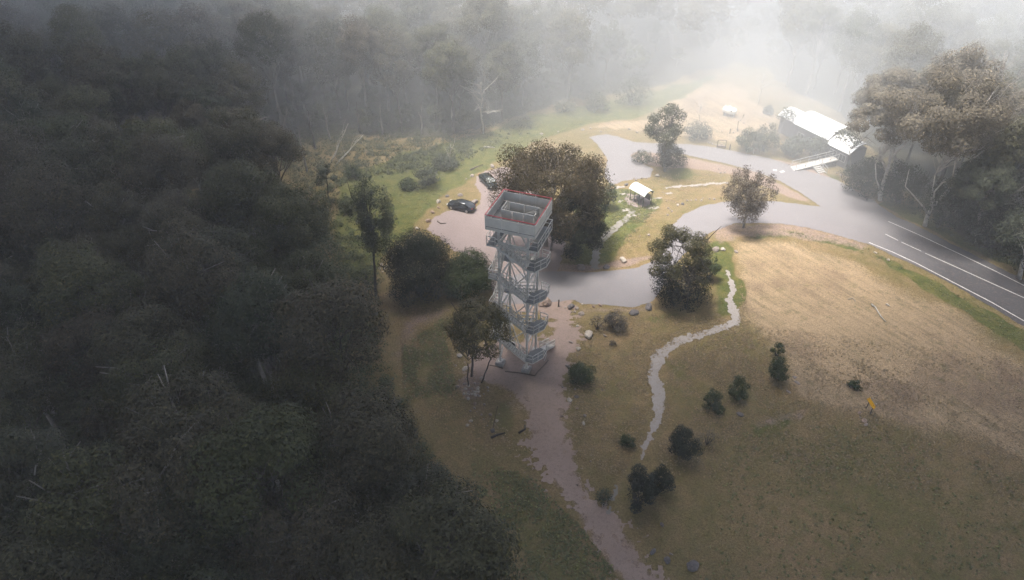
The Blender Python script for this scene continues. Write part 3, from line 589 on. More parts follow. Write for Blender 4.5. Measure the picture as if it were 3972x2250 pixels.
# bare and dead trees
def bare_tree(label, base, top, spread, seed, mat, r=.12, n=9, name='bare_tree', sub=3, cat='tree'):
    B = G(*base); zs = np.arange(0, 40, .05); pts = np.stack([np.full_like(zs, B[0]), np.full_like(zs, B[1]), B[2] + zs], -1); H = float(zs[np.argmin(abs(proj(pts)[1] - top))])
    s = scale_at(B); W = spread / s; rng = random.Random(seed); t = thing(name, label, cat, B); mb = MB(); lb = MB()
    tr = limb(mb, (0, 0, -.2), (rng.uniform(-.3, .3), 0, H * .93), r, r * .3, rng, .03, 7, 6)
    for i in range(n):
        z = H * rng.uniform(.3, .85); a = rng.uniform(0, 6.28); e = (math.cos(a) * W * rng.uniform(.5, 1), math.sin(a) * W * rng.uniform(.5, 1), z + H * rng.uniform(.08, .35))
        p = limb(lb, (0, 0, z), e, r * .45, r * .12, rng, .08, 4, 4)
        for _ in range(sub): limb(lb, p[2 + _ % 2], np.array(p[3]) + np.array([rng.uniform(-1, 1), rng.uniform(-1, 1), rng.uniform(0, 1)]) * W * .4, r * .16, r * .06, rng, .1, 3, 2)
    link('trunk', mb.mesh('trunk', True), mat, t); link('branches', lb.mesh('branches'), mat, t); return t
bare_tree('bare grey tree with spread branches at the misty forest edge', (1212, 335), 195, 60, 71, M['dead'], .2, 12, sub=2)
bare_tree('leafless shrubby tree in the dry field left of the tank', (1752, 322), 255, 34, 72, M['dead'], .07, 16)
bare_tree('leafless tree between the tank and the white-roofed building', (1903, 262), 182, 36, 73, M['dead'], .08, 18)
bare_tree('tall bare pale trunk in front of the misty forest', (1135, 300), 205, 14, 74, M['dead'], .22, 4)
bare_tree('small leafless tree standing before the small building wing', (1957, 325), 288, 22, 75, M['dead'], .05, 12)
def leaning(label, a, b, za, zb, r, seed, name='leaning_dead_tree'):
    A = G(a[0], a[1], za); Bp = G(b[0], b[1], zb); t = thing(name, label, 'dead tree', (A[0], A[1], A[2] - za)); rng = random.Random(seed); mb = MB()
    e = Bp - A + np.array([0, 0, za]); p = limb(mb, (0, 0, za - .2), e, r, r * .35, rng, .015, 7, 6); bm_ = MB()
    for i in range(4): limb(bm_, p[2 + i % 4], np.array(p[3 + i % 3]) + np.array([rng.uniform(-1.2, 1.2), rng.uniform(-1, 1), rng.uniform(.4, 2)]), r * .3, r * .1, rng, .1, 4, 3)
    link('trunk', mb.mesh('trunk', True), M['dead'], t); link('branches', bm_.mesh('branches'), M['dead'], t)
leaning('left one of two leaning dead trunks at the forest edge', (829, 410), (874, 310), 0, 6.5, .16, 1)
leaning('right one of two leaning dead trunks, lying lower across the scrub', (843, 412), (912, 338), 0, 4.2, .15, 2)
leaning('broken white snag standing in the green clearing', (1128, 413), (1131, 362), 0, 4.3, .15, 3, 'dead_snag')
specimen('eucalyptus_tree', 'small sparse tree with a crooked dark stem at the clearing edge', (828, 512), (788, 852, 405, 480), M['greygreen'], M['dark_bark'], 45, k=9, n=1700, size=.24, fork=.6, trunk_r=.12)
for i, (bx, by, tp) in enumerate([(735, 395, 285), (790, 372, 275), (828, 352, 262), (905, 335, 250), (960, 338, 255), (1010, 335, 262), (1060, 335, 258), (1098, 325, 250), (770, 430, 330)]):
    bare_tree('thin pale trunk standing among ferns at the upper forest edge', (bx, by), tp, 12, 80 + i, M['bark'] if i % 2 else M['pale_bark'], .2, 3, name='forest_trunk', sub=1).__setitem__('group', 'thin trunks at the upper forest edge')
# dead branches and logs lying about
def log(label, pts, r, mat, name='fallen_branch', cat='branch', z=.0):
    P = [G(*p) for p in pts]; o = P[0]; mb = MB(); L = [tuple((q - o) + np.array([0, 0, r * .8 + z])) for q in P]
    mb.tube(L, [r * (1 - .5 * i / max(1, len(L) - 1)) for i in range(len(L))], 6); me = mb.mesh(name, True); ob = link(name, me, mat); ob.location = tuple(o); return tag(ob, label, cat)
log('long bleached branch lying on the mown slope', [(2190, 770), (2186, 764), (2196, 772), (2210, 795), (2222, 809)], .13, M['dead'])
log('thin bent white branch left of the long bleached branch', [(2128, 752), (2140, 748), (2147, 757)], .06, M['dead'])
log('short pale branch on the slope nearest the road', [(2224, 765), (2232, 770)], .16, M['dead'])
log('short bleached log lying in the green scrub above the clearing', [(1214, 370), (1242, 372)], .16, M['dead'], 'fallen_log', 'log')
log('dark rotten log in the shade left of the gravel track', [(1233, 1100), (1250, 1092), (1268, 1088)], .16, M['dark_bark'], 'fallen_log', 'log')
log('dark stump-ended log at the edge of the gravel track', [(1302, 1088), (1318, 1078), (1317, 1068)], .13, M['dark_bark'], 'fallen_log', 'log')
log('mossy log on the bank above the second car', [(1180, 428), (1196, 420), (1212, 415)], .16, M['wood'], 'fallen_log', 'log')
log('curved pale log near the rear of the parked sedan', [(1098, 556), (1106, 562), (1120, 561)], .12, M['wood'], 'fallen_log', 'log')
# ------------------------------------------------------------------ rocks
ROCKS = []
for i in range(7):
    bm_ = __import__('bmesh').new(); __import__('bmesh').ops.create_icosphere(bm_, subdivisions=3, radius=1); rng = random.Random(300 + i)
    pl = [(Vector((rng.gauss(0, 1), rng.gauss(0, 1), rng.gauss(0, .8))).normalized(), rng.uniform(.55, .85)) for _ in range(11)]
    for v in bm_.verts:
        p = v.co.copy()
        for n_, d_ in pl:
            e = p.dot(n_) - d_
            if e > 0: p -= n_ * e * .9
        p *= 1 + .05 * rng.uniform(-1, 1); p.z *= .62; p.x *= 1 + .12 * (i % 3); v.co = p
    me = bpy.data.meshes.new('rock'); bm_.to_mesh(me); bm_.free(); ROCKS.append(me)
RM = {k: [] for k in 'gdpw'}
for k, mt in (('g', 'rock'), ('d', 'rock_dark'), ('p', 'rock_pale'), ('w', 'rock_warm')):
    for me in ROCKS: c_ = me.copy(); c_.materials.append(M[mt]); RM[k].append(c_)
rck = random.Random(77)
def rock(fx, fy, w, k, label, group=None, zs=1.0):
    P = un(fx, fy); s = w / (scale_at(P) * K) / 2; me = rck.choice(RM[k]); o = bpy.data.objects.new('rock' if s < .6 else 'boulder', me); C.objects.link(o)
    o.location = (P[0], P[1], P[2] + s * .28 * zs); o.scale = (s, s * rck.uniform(.75, 1), s * zs); o.rotation_euler = (rck.uniform(-.15, .15), rck.uniform(-.15, .15), rck.uniform(0, 6.28)); return tag(o, label, 'rock' if s < .6 else 'boulder', group)
def c8(x, y): return 1700 + x / 3.64, 1350 + y / 3.64
for x, y, w, k, lb in [(295, 120, 28, 'p', 'large pale boulder on the grass left of the dark multi-stemmed tree'), (380, 295, 26, 'p', 'pale flat boulder behind the thin left stem of the dark tree'), (625, 450, 26, 'g', 'grey half-buried boulder right of the dark tree stems'),
    (275, 552, 18, 'g', 'grey round rock at the outer left of the stone heap'), (420, 722, 18, 'p', 'pale rock at the lower end of the stone heap'), (515, 790, 20, 'w', 'reddish rock just below the stone heap'), (460, 1030, 16, 'p', 'upper one of two pale rocks on the brown bank'),
    (410, 1092, 17, 'p', 'lower one of two pale rocks on the brown bank'), (825, 1030, 17, 'p', 'pale rock beside the leaning thin pole'), (650, 800, 14, 'g', 'grey rock in the grass right of the reddish rock'), (735, 945, 14, 'g', 'dull rock in the grass above the leaning thin pole'), (770, 1172, 24, 'd', 'dark rock at the foot of the leaning thin pole')]:
    rock(*c8(x, y), w, k, lb)
for x, y, w in [(245, 250, 10), (215, 232, 8), (295, 465, 13), (390, 440, 12), (515, 850, 12), (450, 895, 13), (640, 655, 9), (700, 560, 13), (610, 945, 11), (640, 1010, 10), (545, 900, 7), (690, 1100, 8), (705, 605, 9), (860, 930, 7)]:
    rock(*c8(x, y), w, 'g', 'small rock scattered on the bank below the dark multi-stemmed tree', 'small rocks scattered on the bank')
for i in range(26):
    rock(*c8(rck.uniform(350, 590), rck.uniform(485, 700) + 0), rck.uniform(9, 17), 'ppg'[i % 3], 'stone in the heap under the dark multi-stemmed tree', 'stones heaped under the dark tree')
for i in range(16):
    rock(1905 + rck.uniform(-14, 18), 1290 + rck.uniform(-40, 95), rck.uniform(6, 12), 'w', 'stone in the rubble behind the dark tree, beside the tower', 'rubble stones beside the tower')
def c2(x, y): return 1700 + x / 3.467, 1060 + y / 3.467
rock(*c2(1450, 405), 52, 'w', 'big brown boulder close to the right side of the tower', zs=1.25); rock(*c2(1372, 425), 30, 'w', 'brown boulder wedged between the tower and the big boulder', zs=1.2)
for x, y, w, k, lb in [(1780, 462, 31, 'd', 'dark boulder on the right edge of the track opening'), (1862, 478, 18, 'g', 'grey rock right beside the dark boulder at the track opening'), (1920, 555, 24, 'g', 'sloping grey rock below the dark boulder at the track opening'),
    (2020, 845, 42, 'p', 'large pale boulder right of the gravel track'), (1880, 1022, 26, 'p', 'pale pinkish rock on the track edge below the large pale boulder')]: rock(*c2(x, y), w, k, lb)
def c6(x, y): return 2200 + x / 1.941, 1150 + y / 1.941
for x, y, w, k, lb in [(615, 90, 40, 'd', 'right one of two dark boulders below the lower road'), (500, 127, 42, 'd', 'left one of two dark boulders below the lower road'), (20, 785, 24, 'p', 'pale rock on the right verge of the gravel track'), (70, 757, 18, 'd', 'dark rock beside the pale rock on the track verge'),
    (130, 900, 18, 'g', 'half-buried rock in the grass right of the track'), (1735, 652, 24, 'g', 'flat grey slab right of the tall green shrub'), (1662, 718, 20, 'g', 'thin grey slab below the flat grey slab'), (1302, 892, 30, 'd', 'dark slab below the pointed green shrub'), (1710, 610, 22, 'g', 'pale flat slab touching the flat grey slab'),
    (5, 530, 20, 'g', 'rock hidden left of the round dark trackside shrub'), (262, 705, 9, 'd', 'small dark stone between track and pale footpath'), (285, 300, 16, 'g', 'small rock under the sparse grey shrub')]: rock(*c6(x, y), w, k, lb, zs=.5 if 'slab' in lb else 1)
def c5(x, y): return 2150 + x / 2.24, 600 + y / 2.24
for x, y, w, k, lb in [(595, 922, 30, 'p', 'pale boulder above the lower road near the dull path'), (450, 982, 32, 'd', 'dark flat boulder above the lower road, right of the path end'), (235, 988, 40, 'g', 'wide grey boulder above the lower road, left of the path end'), (1462, 828, 24, 'p', 'pale boulder right of the open olive eucalyptus'), (1582, 846, 18, 'g', 'grey rock at the top of the pale footpath'),
    (895, 186, 20, 'p', 'pale boulder beside the upper car park'), (1115, 432, 18, 'd', 'dark rock in the row above the lower road'), (1072, 440, 12, 'p', 'white rock beside the dark rock in the row'), (625, 262, 18, 'd', 'dark rock at the corner of the upper car park'), (822, 700, 14, 'g', 'lone rock on the grass bank above the lower road'), (1400, 830, 30, 'g', 'broad grey boulder under the right side of the olive eucalyptus')]: rock(*c5(x, y), w, k, lb)
for x, y, w in [(990, 465, 11), (1020, 495, 11), (985, 525, 12), (1005, 480, 9), (1155, 402, 11), (1190, 400, 10), (1280, 402, 12), (1292, 380, 8), (1350, 386, 11), (1390, 388, 12), (1480, 155, 10), (1445, 160, 10), (1430, 125, 9), (710, 222, 13), (760, 205, 12), (690, 207, 11), (800, 207, 9), (975, 405, 7), (945, 330, 6), (1230, 395, 8)]:
    rock(*c5(x, y), w, 'g', 'small rock edging the bank of the traffic island', 'small rocks along the island bank')
def c4(x, y): return 1250 + x / 2.08, 500 + y / 2.08
for x, y, w, k, lb in [(940, 592, 26, 'p', 'pale boulder left of the parked sedan'), (935, 637, 14, 'w', 'small rock below the pale boulder left of the sedan'), (1115, 536, 20, 'g', 'flat rock on the bank above the sedan'), (1230, 597, 28, 'g', 'boulder right behind the sedan, under the brown tree'), (860, 747, 26, 'w', 'reddish boulder on the left edge of the car park'), (890, 677, 20, 'w', 'low rock between sedan and reddish boulder'),
    (762, 806, 16, 'p', 'pale rock at the top of the largest dark shrub'), (1210, 382, 18, 'g', 'rock on the bank left of the second car'), (1008, 545, 16, 'd', 'thin dark rock on the bank above the sedan nose'), (1370, 305, 20, 'g', 'rock on the bank above the second car'), (1162, 405, 10, 'g', 'small rock farthest up the bank')]: rock(*c4(x, y), w, k, lb)
for fx, fy, w, k, lb in [(2589, 2175, 40, 'd', 'large dark boulder near the bottom edge'), (2684, 2197, 50, 'd', 'flat bluish boulder at the bottom edge, right of the other boulders'), (2568, 2036, 20, 'd', 'dark rock under the largest shrub at the bottom'), (2602, 2150, 14, 'g', 'small rock between the bottom boulders'), (2532, 2140, 30, 'd', 'dark rock in the weeds left of the bottom boulders')]: rock(fx, fy, w, k, lb)
for fx, fy in [(2440, 502), (2470, 515), (2100, 520), (2165, 512), (2260, 505), (2290, 500), (2330, 512), (2750, 555), (2762, 560), (2775, 562), (2788, 566), (2800, 563), (2872, 470), (2885, 478), (2845, 515), (2860, 505), (2800, 510), (3260, 680), (3245, 672), (3060, 640)]:
    rock(fx, fy, rck.uniform(9, 15), 'g', 'small rock in the dry grass near the upper road', 'small rocks near the upper road')
rock(3324, 1485, 12, 'g', 'grey stone inside the spiky tussock on the mown slope'); rock(3445, 1010, 16, 'p', 'pale flat stone on the verge of the main road'); rock(3395, 982, 12, 'p', 'small pale stone on the verge, left of the flat one')
for i, (fx, fy, w) in enumerate([(1480, 1030, 20), (1472, 1042, 14), (1490, 1044, 12), (1500, 1033, 12), (1484, 1055, 10)]): rock(fx, fy, w, 'p', 'pale stone in the pile between the slim tree and the largest dark shrub', 'pale stone pile by the slim tree')
# ------------------------------------------------------------------ lookout tower (local x = along the front, y = towards the back)
for x_, y_ in [(2190, 1190), (2212, 1216), (2230, 1208), (2238, 1262), (2262, 1180), (2300, 1196), (2330, 1182), (2215, 1330), (2240, 1380), (2232, 1420), (2205, 1450), (2188, 1500), (2224, 1515), (2240, 1590), (2262, 1640), (2180, 1620), (2330, 1700), (2210, 1720), (2290, 1790), (2050, 1240), (2075, 1225), (2010, 1235)]:
    rock(x_ + rck.uniform(-6, 6), y_ + rck.uniform(-6, 6), rck.uniform(8, 17), 'pgw'[int(x_) % 3], 'small rock along the edge of the gravel track below the road', 'small rocks along the gravel track')
TF = un(2042, 1437); TW = thing('lookout_tower', 'tall galvanised steel lookout tower with a square red-railed platform and winding stairs', 'tower', TF, R(-20.5))
L = 3.4; LEGS = [(0, 0), (-L, 0), (-L, L), (0, L)]; S, GR, PN = M['steel'], M['grate'], M['panel']
for x, y in LEGS:
    mb = MB(); mb.bar((x, y, .5), (x, y, 20.2), .21); mb.box((x, y, .52), (.5, .5, .05)); o = mb.build('leg', S, TW)
    mb = MB(); mb.box((x, y, .1), (1.0, 1.0, .8)); mb.build('footing', M['concrete'], TW)
nodes_z = [4.5, 8.9, 13.3, 17.7]
for z in nodes_z:
    for i in range(4):
        a, b_ = LEGS[i], LEGS[(i + 1) % 4]
        if z < 17 and i in (0,): continue          # the front is left open for the stair flights
        mb = MB(); mb.bar((*a, z), (*b_, z), .14, .2); mb.build('beam', S, TW)
for k, z in enumerate([.8] + nodes_z[:-1]):
    zt = nodes_z[k] - .1
    for a, b_ in (((0, L, zt), (0, .1, z + .3)), ((-L, L, zt), (-.1, .1, z + .3)), ((-L, L, zt), (-L, .1, z + .3)), ((-L, L, z + .3), (-.1, L, zt))):
        mb = MB(); mb.tube([a, b_], [.075, .075], 6); mb.build('brace', S, TW)
for a, b_ in (((-L, 0, 18.3), (0, 0, 17.6)), ((0, 0, 18.0), (-1.2, 0, 20.2)), ((-L, 0, 18.3), (-2.2, 0, 20.2)), ((0, 0, 18.4), (0, 1.3, 20.2)), ((0, L, 18.4), (0, 2.1, 20.2)), ((-L, 0, 17.5), (0, 0, 13.6)), ((-L, L, 20.1), (0, 0, 18.2))):
    mb = MB(); mb.tube([a, b_], [.065, .065], 6); mb.build('brace', S, TW)
mb = MB(); mb.bar((-4.4, -.15, 18.1), (1.15, -.15, 18.1), .14, .24); mb.build('beam', S, TW)
mb = MB(); mb.bar((-4.4, 3.55, 18.1), (1.15, 3.55, 18.1), .14, .24); mb.build('beam', S, TW)
def rail_run(parent, pts, h=1.05, name='handrail', mat=None, mid=True, sp=1.1):
    mb = MB(); up = np.array([0, 0, h])
    for a, b_ in zip(pts[:-1], pts[1:]):
        a = np.array(a, float); b_ = np.array(b_, float); mb.bar(a + up, b_ + up, .07)
        if mid: mb.bar(a + up * .5, b_ + up * .5, .045)
        n = max(1, int(round(np.linalg.norm(b_ - a) / sp)))
        for i in range(n + 1):
            p = a + (b_ - a) * i / n; mb.bar(p, p + up, .06)
    return mb.build(name, mat or S, parent)
def flight(a, b_, w, side, rails=(1, -1)):
    a = np.array(a, float); b_ = np.array(b_, float); d = b_ - a; dh = d[:2] / np.linalg.norm(d[:2]); n_ = np.array([-dh[1], dh[0], 0])
    mb = MB()
    for s_ in (1, -1): mb.bar(a + n_ * w / 2 * s_ - [0, 0, .06], b_ + n_ * w / 2 * s_ - [0, 0, .06], .05, .26)
    nst = max(3, int(round(abs(d[2]) / .185)))
    for i in range(1, nst):
        p = a + d * i / nst; mb.box(p, (.27, w - .05, .035), math.atan2(dh[1], dh[0]))
    o = mb.build('stair_flight', S, TW)
    for s_ in rails: rail_run(o, [a + n_ * w / 2 * s_, b_ + n_ * w / 2 * s_], 1.0, sp=.62 if side else 1.0)
    return o
def landing(poly, z, rail_idx, fascia=.15):
    mb = MB(); mb.prism(poly, z - .05, z); o = mb.build('landing', GR, TW); fb = MB(); n = len(poly)
    for i in range(n): fb.bar((*poly[i], z - .13), (*poly[(i + 1) % n], z - .13), .06, fascia)
    fb.build('fascia', S, o)
    for run in rail_idx: rail_run(o, [(*poly[i % n], z) for i in run])
    return o
for k in range(4):
    zr = 16.0 - 4.5 * k if k else 16.0; zr = [16.0, 11.5, 7.05, 2.5][k]; zl = [18.24, 13.85, 9.4, 4.95][k]
    if k: landing([(-4.3, -1.0), (-3.45, -1.0), (-3.45, .0), (-4.3, .0)], zl, [(3, 0, 1)])
    flight((-3.45, -.6, zl), (.12, -.6, zr), .78, True)
    landing([(.1, -1.0), (1.1, -1.0), (1.95, .45), (1.95, 1.7), (1.0, 1.85), (.15, .9), (.1, .2)], zr, [(0, 1, 2, 3, 4)])
    zm = zr - 1.1
    if k < 3:
        flight((.5, 1.35, zr), (-2.6, 1.7, zm), .75, False)
        landing([(-4.35, 1.5), (-2.6, 1.3), (-2.5, 2.1), (-3.0, 2.9), (-4.0, 2.9), (-4.35, 2.5)], zm, [(2, 3, 4, 5)])
        flight((-3.88, 1.6, zm), (-3.88, -.0, [13.85, 9.4, 4.95][k]), .75, True)
    else: flight((1.45, 1.7, zr), (1.45, 5.4, .1), .8, True)
flight((-3.95, 3.1, 17.9), (-3.95, 3.05, 17.8), .5, False, rails=())
W1 = landing([(-4.45, -1.0), (-3.45, -1.0), (-3.45, 4.4), (-4.45, 4.4)], 18.24, [(3, 0, 1)])
W2 = landing([(.15, -.4), (1.2, -.4), (1.2, 4.5), (.15, 4.5)], 18.24, [(0, 1, 2, 3)])
W3 = landing([(-3.45, 3.6), (.15, 3.6), (.15, 4.45), (-3.45, 4.45)], 18.245, [(3, 2)])
# platform
u0, u1, v0, v1, ZP = -4.5, 1.05, -1.05, 4.5, 20.55; hu0, hu1, hv0, hv1 = -3.55, .2, 1.15, 2.95
mb = MB()
for a, b_, c_, d_ in ((u0, u1, v0, hv0), (u0, u1, hv1, v1), (u0, hu0, hv0, hv1), (hu1, u1, hv0, hv1)): mb.box(((a + b_) / 2, (c_ + d_) / 2, ZP - .03), (b_ - a, d_ - c_, .05))
mb.build('platform_deck', GR, TW)
mb = MB(); cs_ = [(u0, v0), (u1, v0), (u1, v1), (u0, v1)]
for i in range(4): mb.bar((*cs_[i], ZP - .22), (*cs_[(i + 1) % 4], ZP - .22), .09, .30)
for x in (-3.4, -1.7, 0): mb.bar((x, v0, ZP - .2), (x, v1, ZP - .2), .1, .2)
for y in (0, 3.4): mb.bar((u0, y, ZP - .34), (u1, y, ZP - .34), .12, .22)
mb.build('platform_frame', S, TW)
def panel_wall(a, b_, n, z0, z1, off=0):
    a = np.array([*a, 0.]); b_ = np.array([*b_, 0.])
    for i in range(n):
        p = a + (b_ - a) * i / n; q = a + (b_ - a) * (i + 1) / n; d = (q - p) / np.linalg.norm(q - p); mb = MB(); e = d * .05
        m0 = (z0 + z1) / 2; mb.bar((*(p + e)[:2], m0), (*(q - e)[:2], m0), .02, z1 - z0 - .04); o = mb.build('panel', PN, TW)
        fb = MB(); fb.bar((*p[:2], z1), (*q[:2], z1), .06, .06); fb.bar((*p[:2], z0), (*q[:2], z0), .05, .05); fb.build('panel_frame', S, o)
for i in range(4): panel_wall(cs_[i], cs_[(i + 1) % 4], 3, ZP + .10, ZP + 1.15)
mb = MB()
for i in range(4):
    for t in range(3):
        a = np.array(cs_[i]); b_ = np.array(cs_[(i + 1) % 4]); p = a + (b_ - a) * t / 3; mb = MB(); mb.bar((*p, ZP), (*p, ZP + 1.42), .075); mb.build('post', S, TW)
for i in range(4):
    mb = MB(); mb.bar((*cs_[i], ZP + 1.45), (*cs_[(i + 1) % 4], ZP + 1.45), .085, .07); mb.build('red_rail', M['red'], TW)
panel_wall((hu0, hv0), (hu1, hv0), 3, ZP + .02, ZP + 1.0); panel_wall((hu0 + .25, hv1), (hu1, hv1), 2, ZP + .02, ZP + .95); panel_wall((hu1, hv0), (hu1, hv0 + .6), 1, ZP + .02, ZP + 1.0)
rail_run(TW, [(hu0, hv0 + .1, ZP), (hu0, hv1, ZP)])
flight((hu1, 2.45, ZP - .05), (-3.2, 2.45, 18.3), .8, True); 
rail_run(TW, [(-3.3, 2.0, 18.9), (hu1 - .1, 2.0, ZP)], mid=True); flight((hu0 + .1, 1.6, ZP - .6), (-2.4, 1.6, 19.3), .6, False)
# kerb edging of the pad under the tower, and the sign boards at its foot
def edging(label, pts):
    P = [G(*p) for p in pts]; mb = MB()
    for a, b_ in zip(P[:-1], P[1:]): mb.bar(a - P[0] + [0, 0, .03], b_ - P[0] + [0, 0, .03], .1, .14)
    o = mb.build('timber_edging', M['wood']); o.location = tuple(P[0]); tag(o, label, 'edging')
edging('dark timber edging in front of the tower foot', [(1268, 933), (1300, 936), (1330, 941), (1343, 944)]); edging('thin edging bar left of the tower foot near the tree', [(1229, 917), (1245, 920), (1262, 925)]); edging('short slanted edging at the right of the tower foot', [(1343, 943), (1350, 933), (1366, 917), (1376, 905)])
P = G(1283, 884); t = thing('info_board', 'dark information board standing under the tower', 'sign board', P, R(-35)); mb = MB(); mb.box((0, 0, 1.3), (1.3, .06, .9)); mb.build('board', M['ink'], t)
for s_ in (-.55, .55): mb = MB(); mb.box((s_, .05, .7), (.08, .08, 1.5)); mb.build('post', S, t)
# ------------------------------------------------------------------ cars
def loft(mb, secs):
    n = len(secs[0]); V = [p for s_ in secs for p in s_]; Fs = []
    for i in range(len(secs) - 1):
        for k in range(n): Fs.append((i * n + k, i * n + (k + 1) % n, (i + 1) * n + (k + 1) % n, (i + 1) * n + k))
    Fs += [tuple(range(n - 1, -1, -1)), tuple((len(secs) - 1) * n + k for k in range(n))]; mb.add(V, Fs)
def sec(x, w, z0, z1, sh=.86): return [(x, -w * .9, z0), (x, w * .9, z0), (x, w, z0 + .2), (x, w, z0 + (z1 - z0) * .62), (x, w * sh, z1 - .03), (x, w * sh * .6, z1), (x, -w * sh * .6, z1), (x, -w * sh, z1 - .03), (x, -w, z0 + (z1 - z0) * .62), (x, -w, z0 + .2)]
def make_car(label, P, rz, paint, shade=False):
    t = thing('parked_car', label, 'car', P, rz); mb = MB()
    loft(mb, [sec(-2.32, .62, .42, .88), sec(-2.2, .82, .26, 1.0), sec(-1.6, .91, .2, 1.04), sec(-.9, .92, .2, 1.0), sec(.9, .92, .2, .98), sec(1.5, .90, .2, .90), sec(2.05, .82, .22, .80), sec(2.3, .60, .34, .66)]); mb.build('body', paint, t, True)
    mb = MB(); cab = [(-1.95, .66, .99, 1.01), (-1.3, .68, .98, 1.33), (-.5, .66, .98, 1.44), (.15, .66, .98, 1.42), (1.25, .66, .93, .95)]
    V = []
    for x, w, z0, z1 in cab: V.append([(x, -.84, z0), (x, .84, z0), (x, w, z1), (x, w * .5, z1 + .025), (x, -w * .5, z1 + .025), (x, -w, z1)])
    loft(mb, V); mb.build('window', M['carglass'], t)
    mb = MB(); loft(mb, [[(x, -w - .01, z - .03), (x, w + .01, z - .03), (x, w + .01, z + .01), (x, w * .5, z + .04), (x, -w * .5, z + .04), (x, -w - .01, z + .01)] for x, w, z in ((-1.28, .67, 1.34), (-.9, .68, 1.42), (-.4, .67, 1.455), (.1, .67, 1.44), (.22, .66, 1.41))]); rf = mb.build('roof', paint, t, True)
    for s_ in (1, -1):
        mb = MB(); mb.bar((1.2, .82 * s_, .97), (.15, .66 * s_, 1.43), .06); mb.bar((-.45, .86 * s_, .98), (-.45, .67 * s_, 1.45), .08); mb.bar((-1.9, .80 * s_, 1.02), (-1.25, .68 * s_, 1.36), .09); mb.build('pillar', paint, t)
        mb = MB(); mb.box((.85, .98 * s_, .98), (.12, .2, .13)); mb.build('mirror', paint, t)
        mb = MB(); mb.box((2.16, .60 * s_, .68), (.22, .30, .12)); mb.build('headlight', M['lamp'], t)
        mb = MB(); mb.box((-2.24, .62 * s_, .86), (.14, .32, .13)); mb.build('tail_light', M['tail'], t)
        for x in (1.4, -1.38):
            mb = MB(); mb.tube([(x, .74 * s_, .32), (x, .93 * s_, .32)], [.33, .33], 18); wh = mb.build('tyre', M['tyre'], t); mb = MB(); mb.tube([(x, .925 * s_, .32), (x, .95 * s_, .32)], [.22, .20], 14); mb.build('rim', M['rim'], wh)
    if shade: mb = MB(); mb.add([(1.22, -.70, .99), (1.22, .70, .99), (.25, .60, 1.425), (.25, -.60, 1.425)], [(0, 1, 2, 3)]); mb.add([(1.25, -.70, 1.0), (1.25, .70, 1.0), (.28, .60, 1.435), (.28, -.60, 1.435)], [(0, 1, 2, 3)]); mb.build('windscreen', M['windscreen'], t)  # pale sheet laid over the windscreen glass
    return t
a, b_ = G(1128, 517), G(1188, 531); d = b_ - a; P = (a + b_) / 2
make_car('dark grey sedan parked on the left side of the car park', P, math.atan2(-d[1], -d[0]), M['carpaint'])
P = G(1226, 462); d = G(1243, 474) - G(1215, 446); make_car('dark teal car half hidden by the brown tree, behind the sedan', P, math.atan2(d[1], d[0]), M['carpaint2'], True)
# ------------------------------------------------------------------ shelter, tank, posts, signs
P = G(1607, 507); t = thing('picnic_shelter', 'small open shelter with a pale green curved roof beside the paved patch', 'shelter', P, R(-52)); mb = MB()
LX, WY = 1.75, 1.15; secs = []
for i in range(13):
    a = -1.05 + 2.1 * i / 12; y = math.sin(a) * WY / math.sin(1.05); z = 2.15 + (math.cos(a) - math.cos(1.05)) * 1.35; secs.append([(-LX, y, z), (LX, y, z), (LX, y, z + .05), (-LX, y, z + .05)])
loft(mb, secs); mb.build('roof', M['sheltroof'], t)
for x in (-1.45, -.5, .5, 1.45):
    for y in ((-.95, .95) if abs(x) > 1 else (-.95,)): mb = MB(); mb.box((x, y, 1.1), (.09, .09, 2.3)); mb.build('post', M['greensteel'], t)
for y in (-.95, .95): mb = MB(); mb.bar((-1.6, y, 2.2), (1.6, y, 2.2), .08, .14); mb.build('beam', M['greensteel'], t)
mb = MB(); mb.box((.6, .75, 1.2), (1.6, .06, 1.1)); mb.build('display_panel', M['greensteel'], t)
mb = MB(); mb.box((-.4, 0, .72), (1.2, .7, .06)); mb.box((-.4, 0, .36), (.12, .5, .7)); mb.build('table', M['concrete'], t)
for s_ in (-.62, .62): mb = MB(); mb.box((-.4, s_, .42), (1.2, .24, .05)); mb.box((-.4, s_, .2), (.1, .2, .4)); mb.build('bench', M['wood'], t)
P = G(1829, 290); t = thing('gas_tank', 'white horizontal cylindrical tank on two saddles in the dry field', 'tank', P, R(-32)); mb = MB(); pr_ = [(-1.45, .02), (-1.4, .3), (-1.25, .52), (-1.0, .64), (-.5, .68), (.5, .68), (1.0, .64), (1.25, .52), (1.4, .3), (1.45, .02)]
mb.tube([(x, 0, 1.1) for x, r_ in pr_], [r_ for x, r_ in pr_], 20); mb.build('vessel', M['tank'], t, True)
mb = MB(); mb.tube([(-.1, 0, 1.7), (-.1, 0, 1.92)], [.3, .28], 14); mb.build('dome_cap', M['tank'], t)
mb = MB(); mb.tube([(-.95, 0, 1.7), (-.95, 0, 1.98)], [.1, .1], 8); mb.build('valve', M['tank'], t)
mb = MB(); mb.tube([(.55, -.62, 1.25), (.55, -.72, 1.28)], [.14, .14], 10); mb.build('gauge', M['ink'], t)
for x in (-.9, .9): mb = MB(); mb.box((x, 0, .3), (.25, .95, .62)); mb.build('saddle', M['concrete'], t)
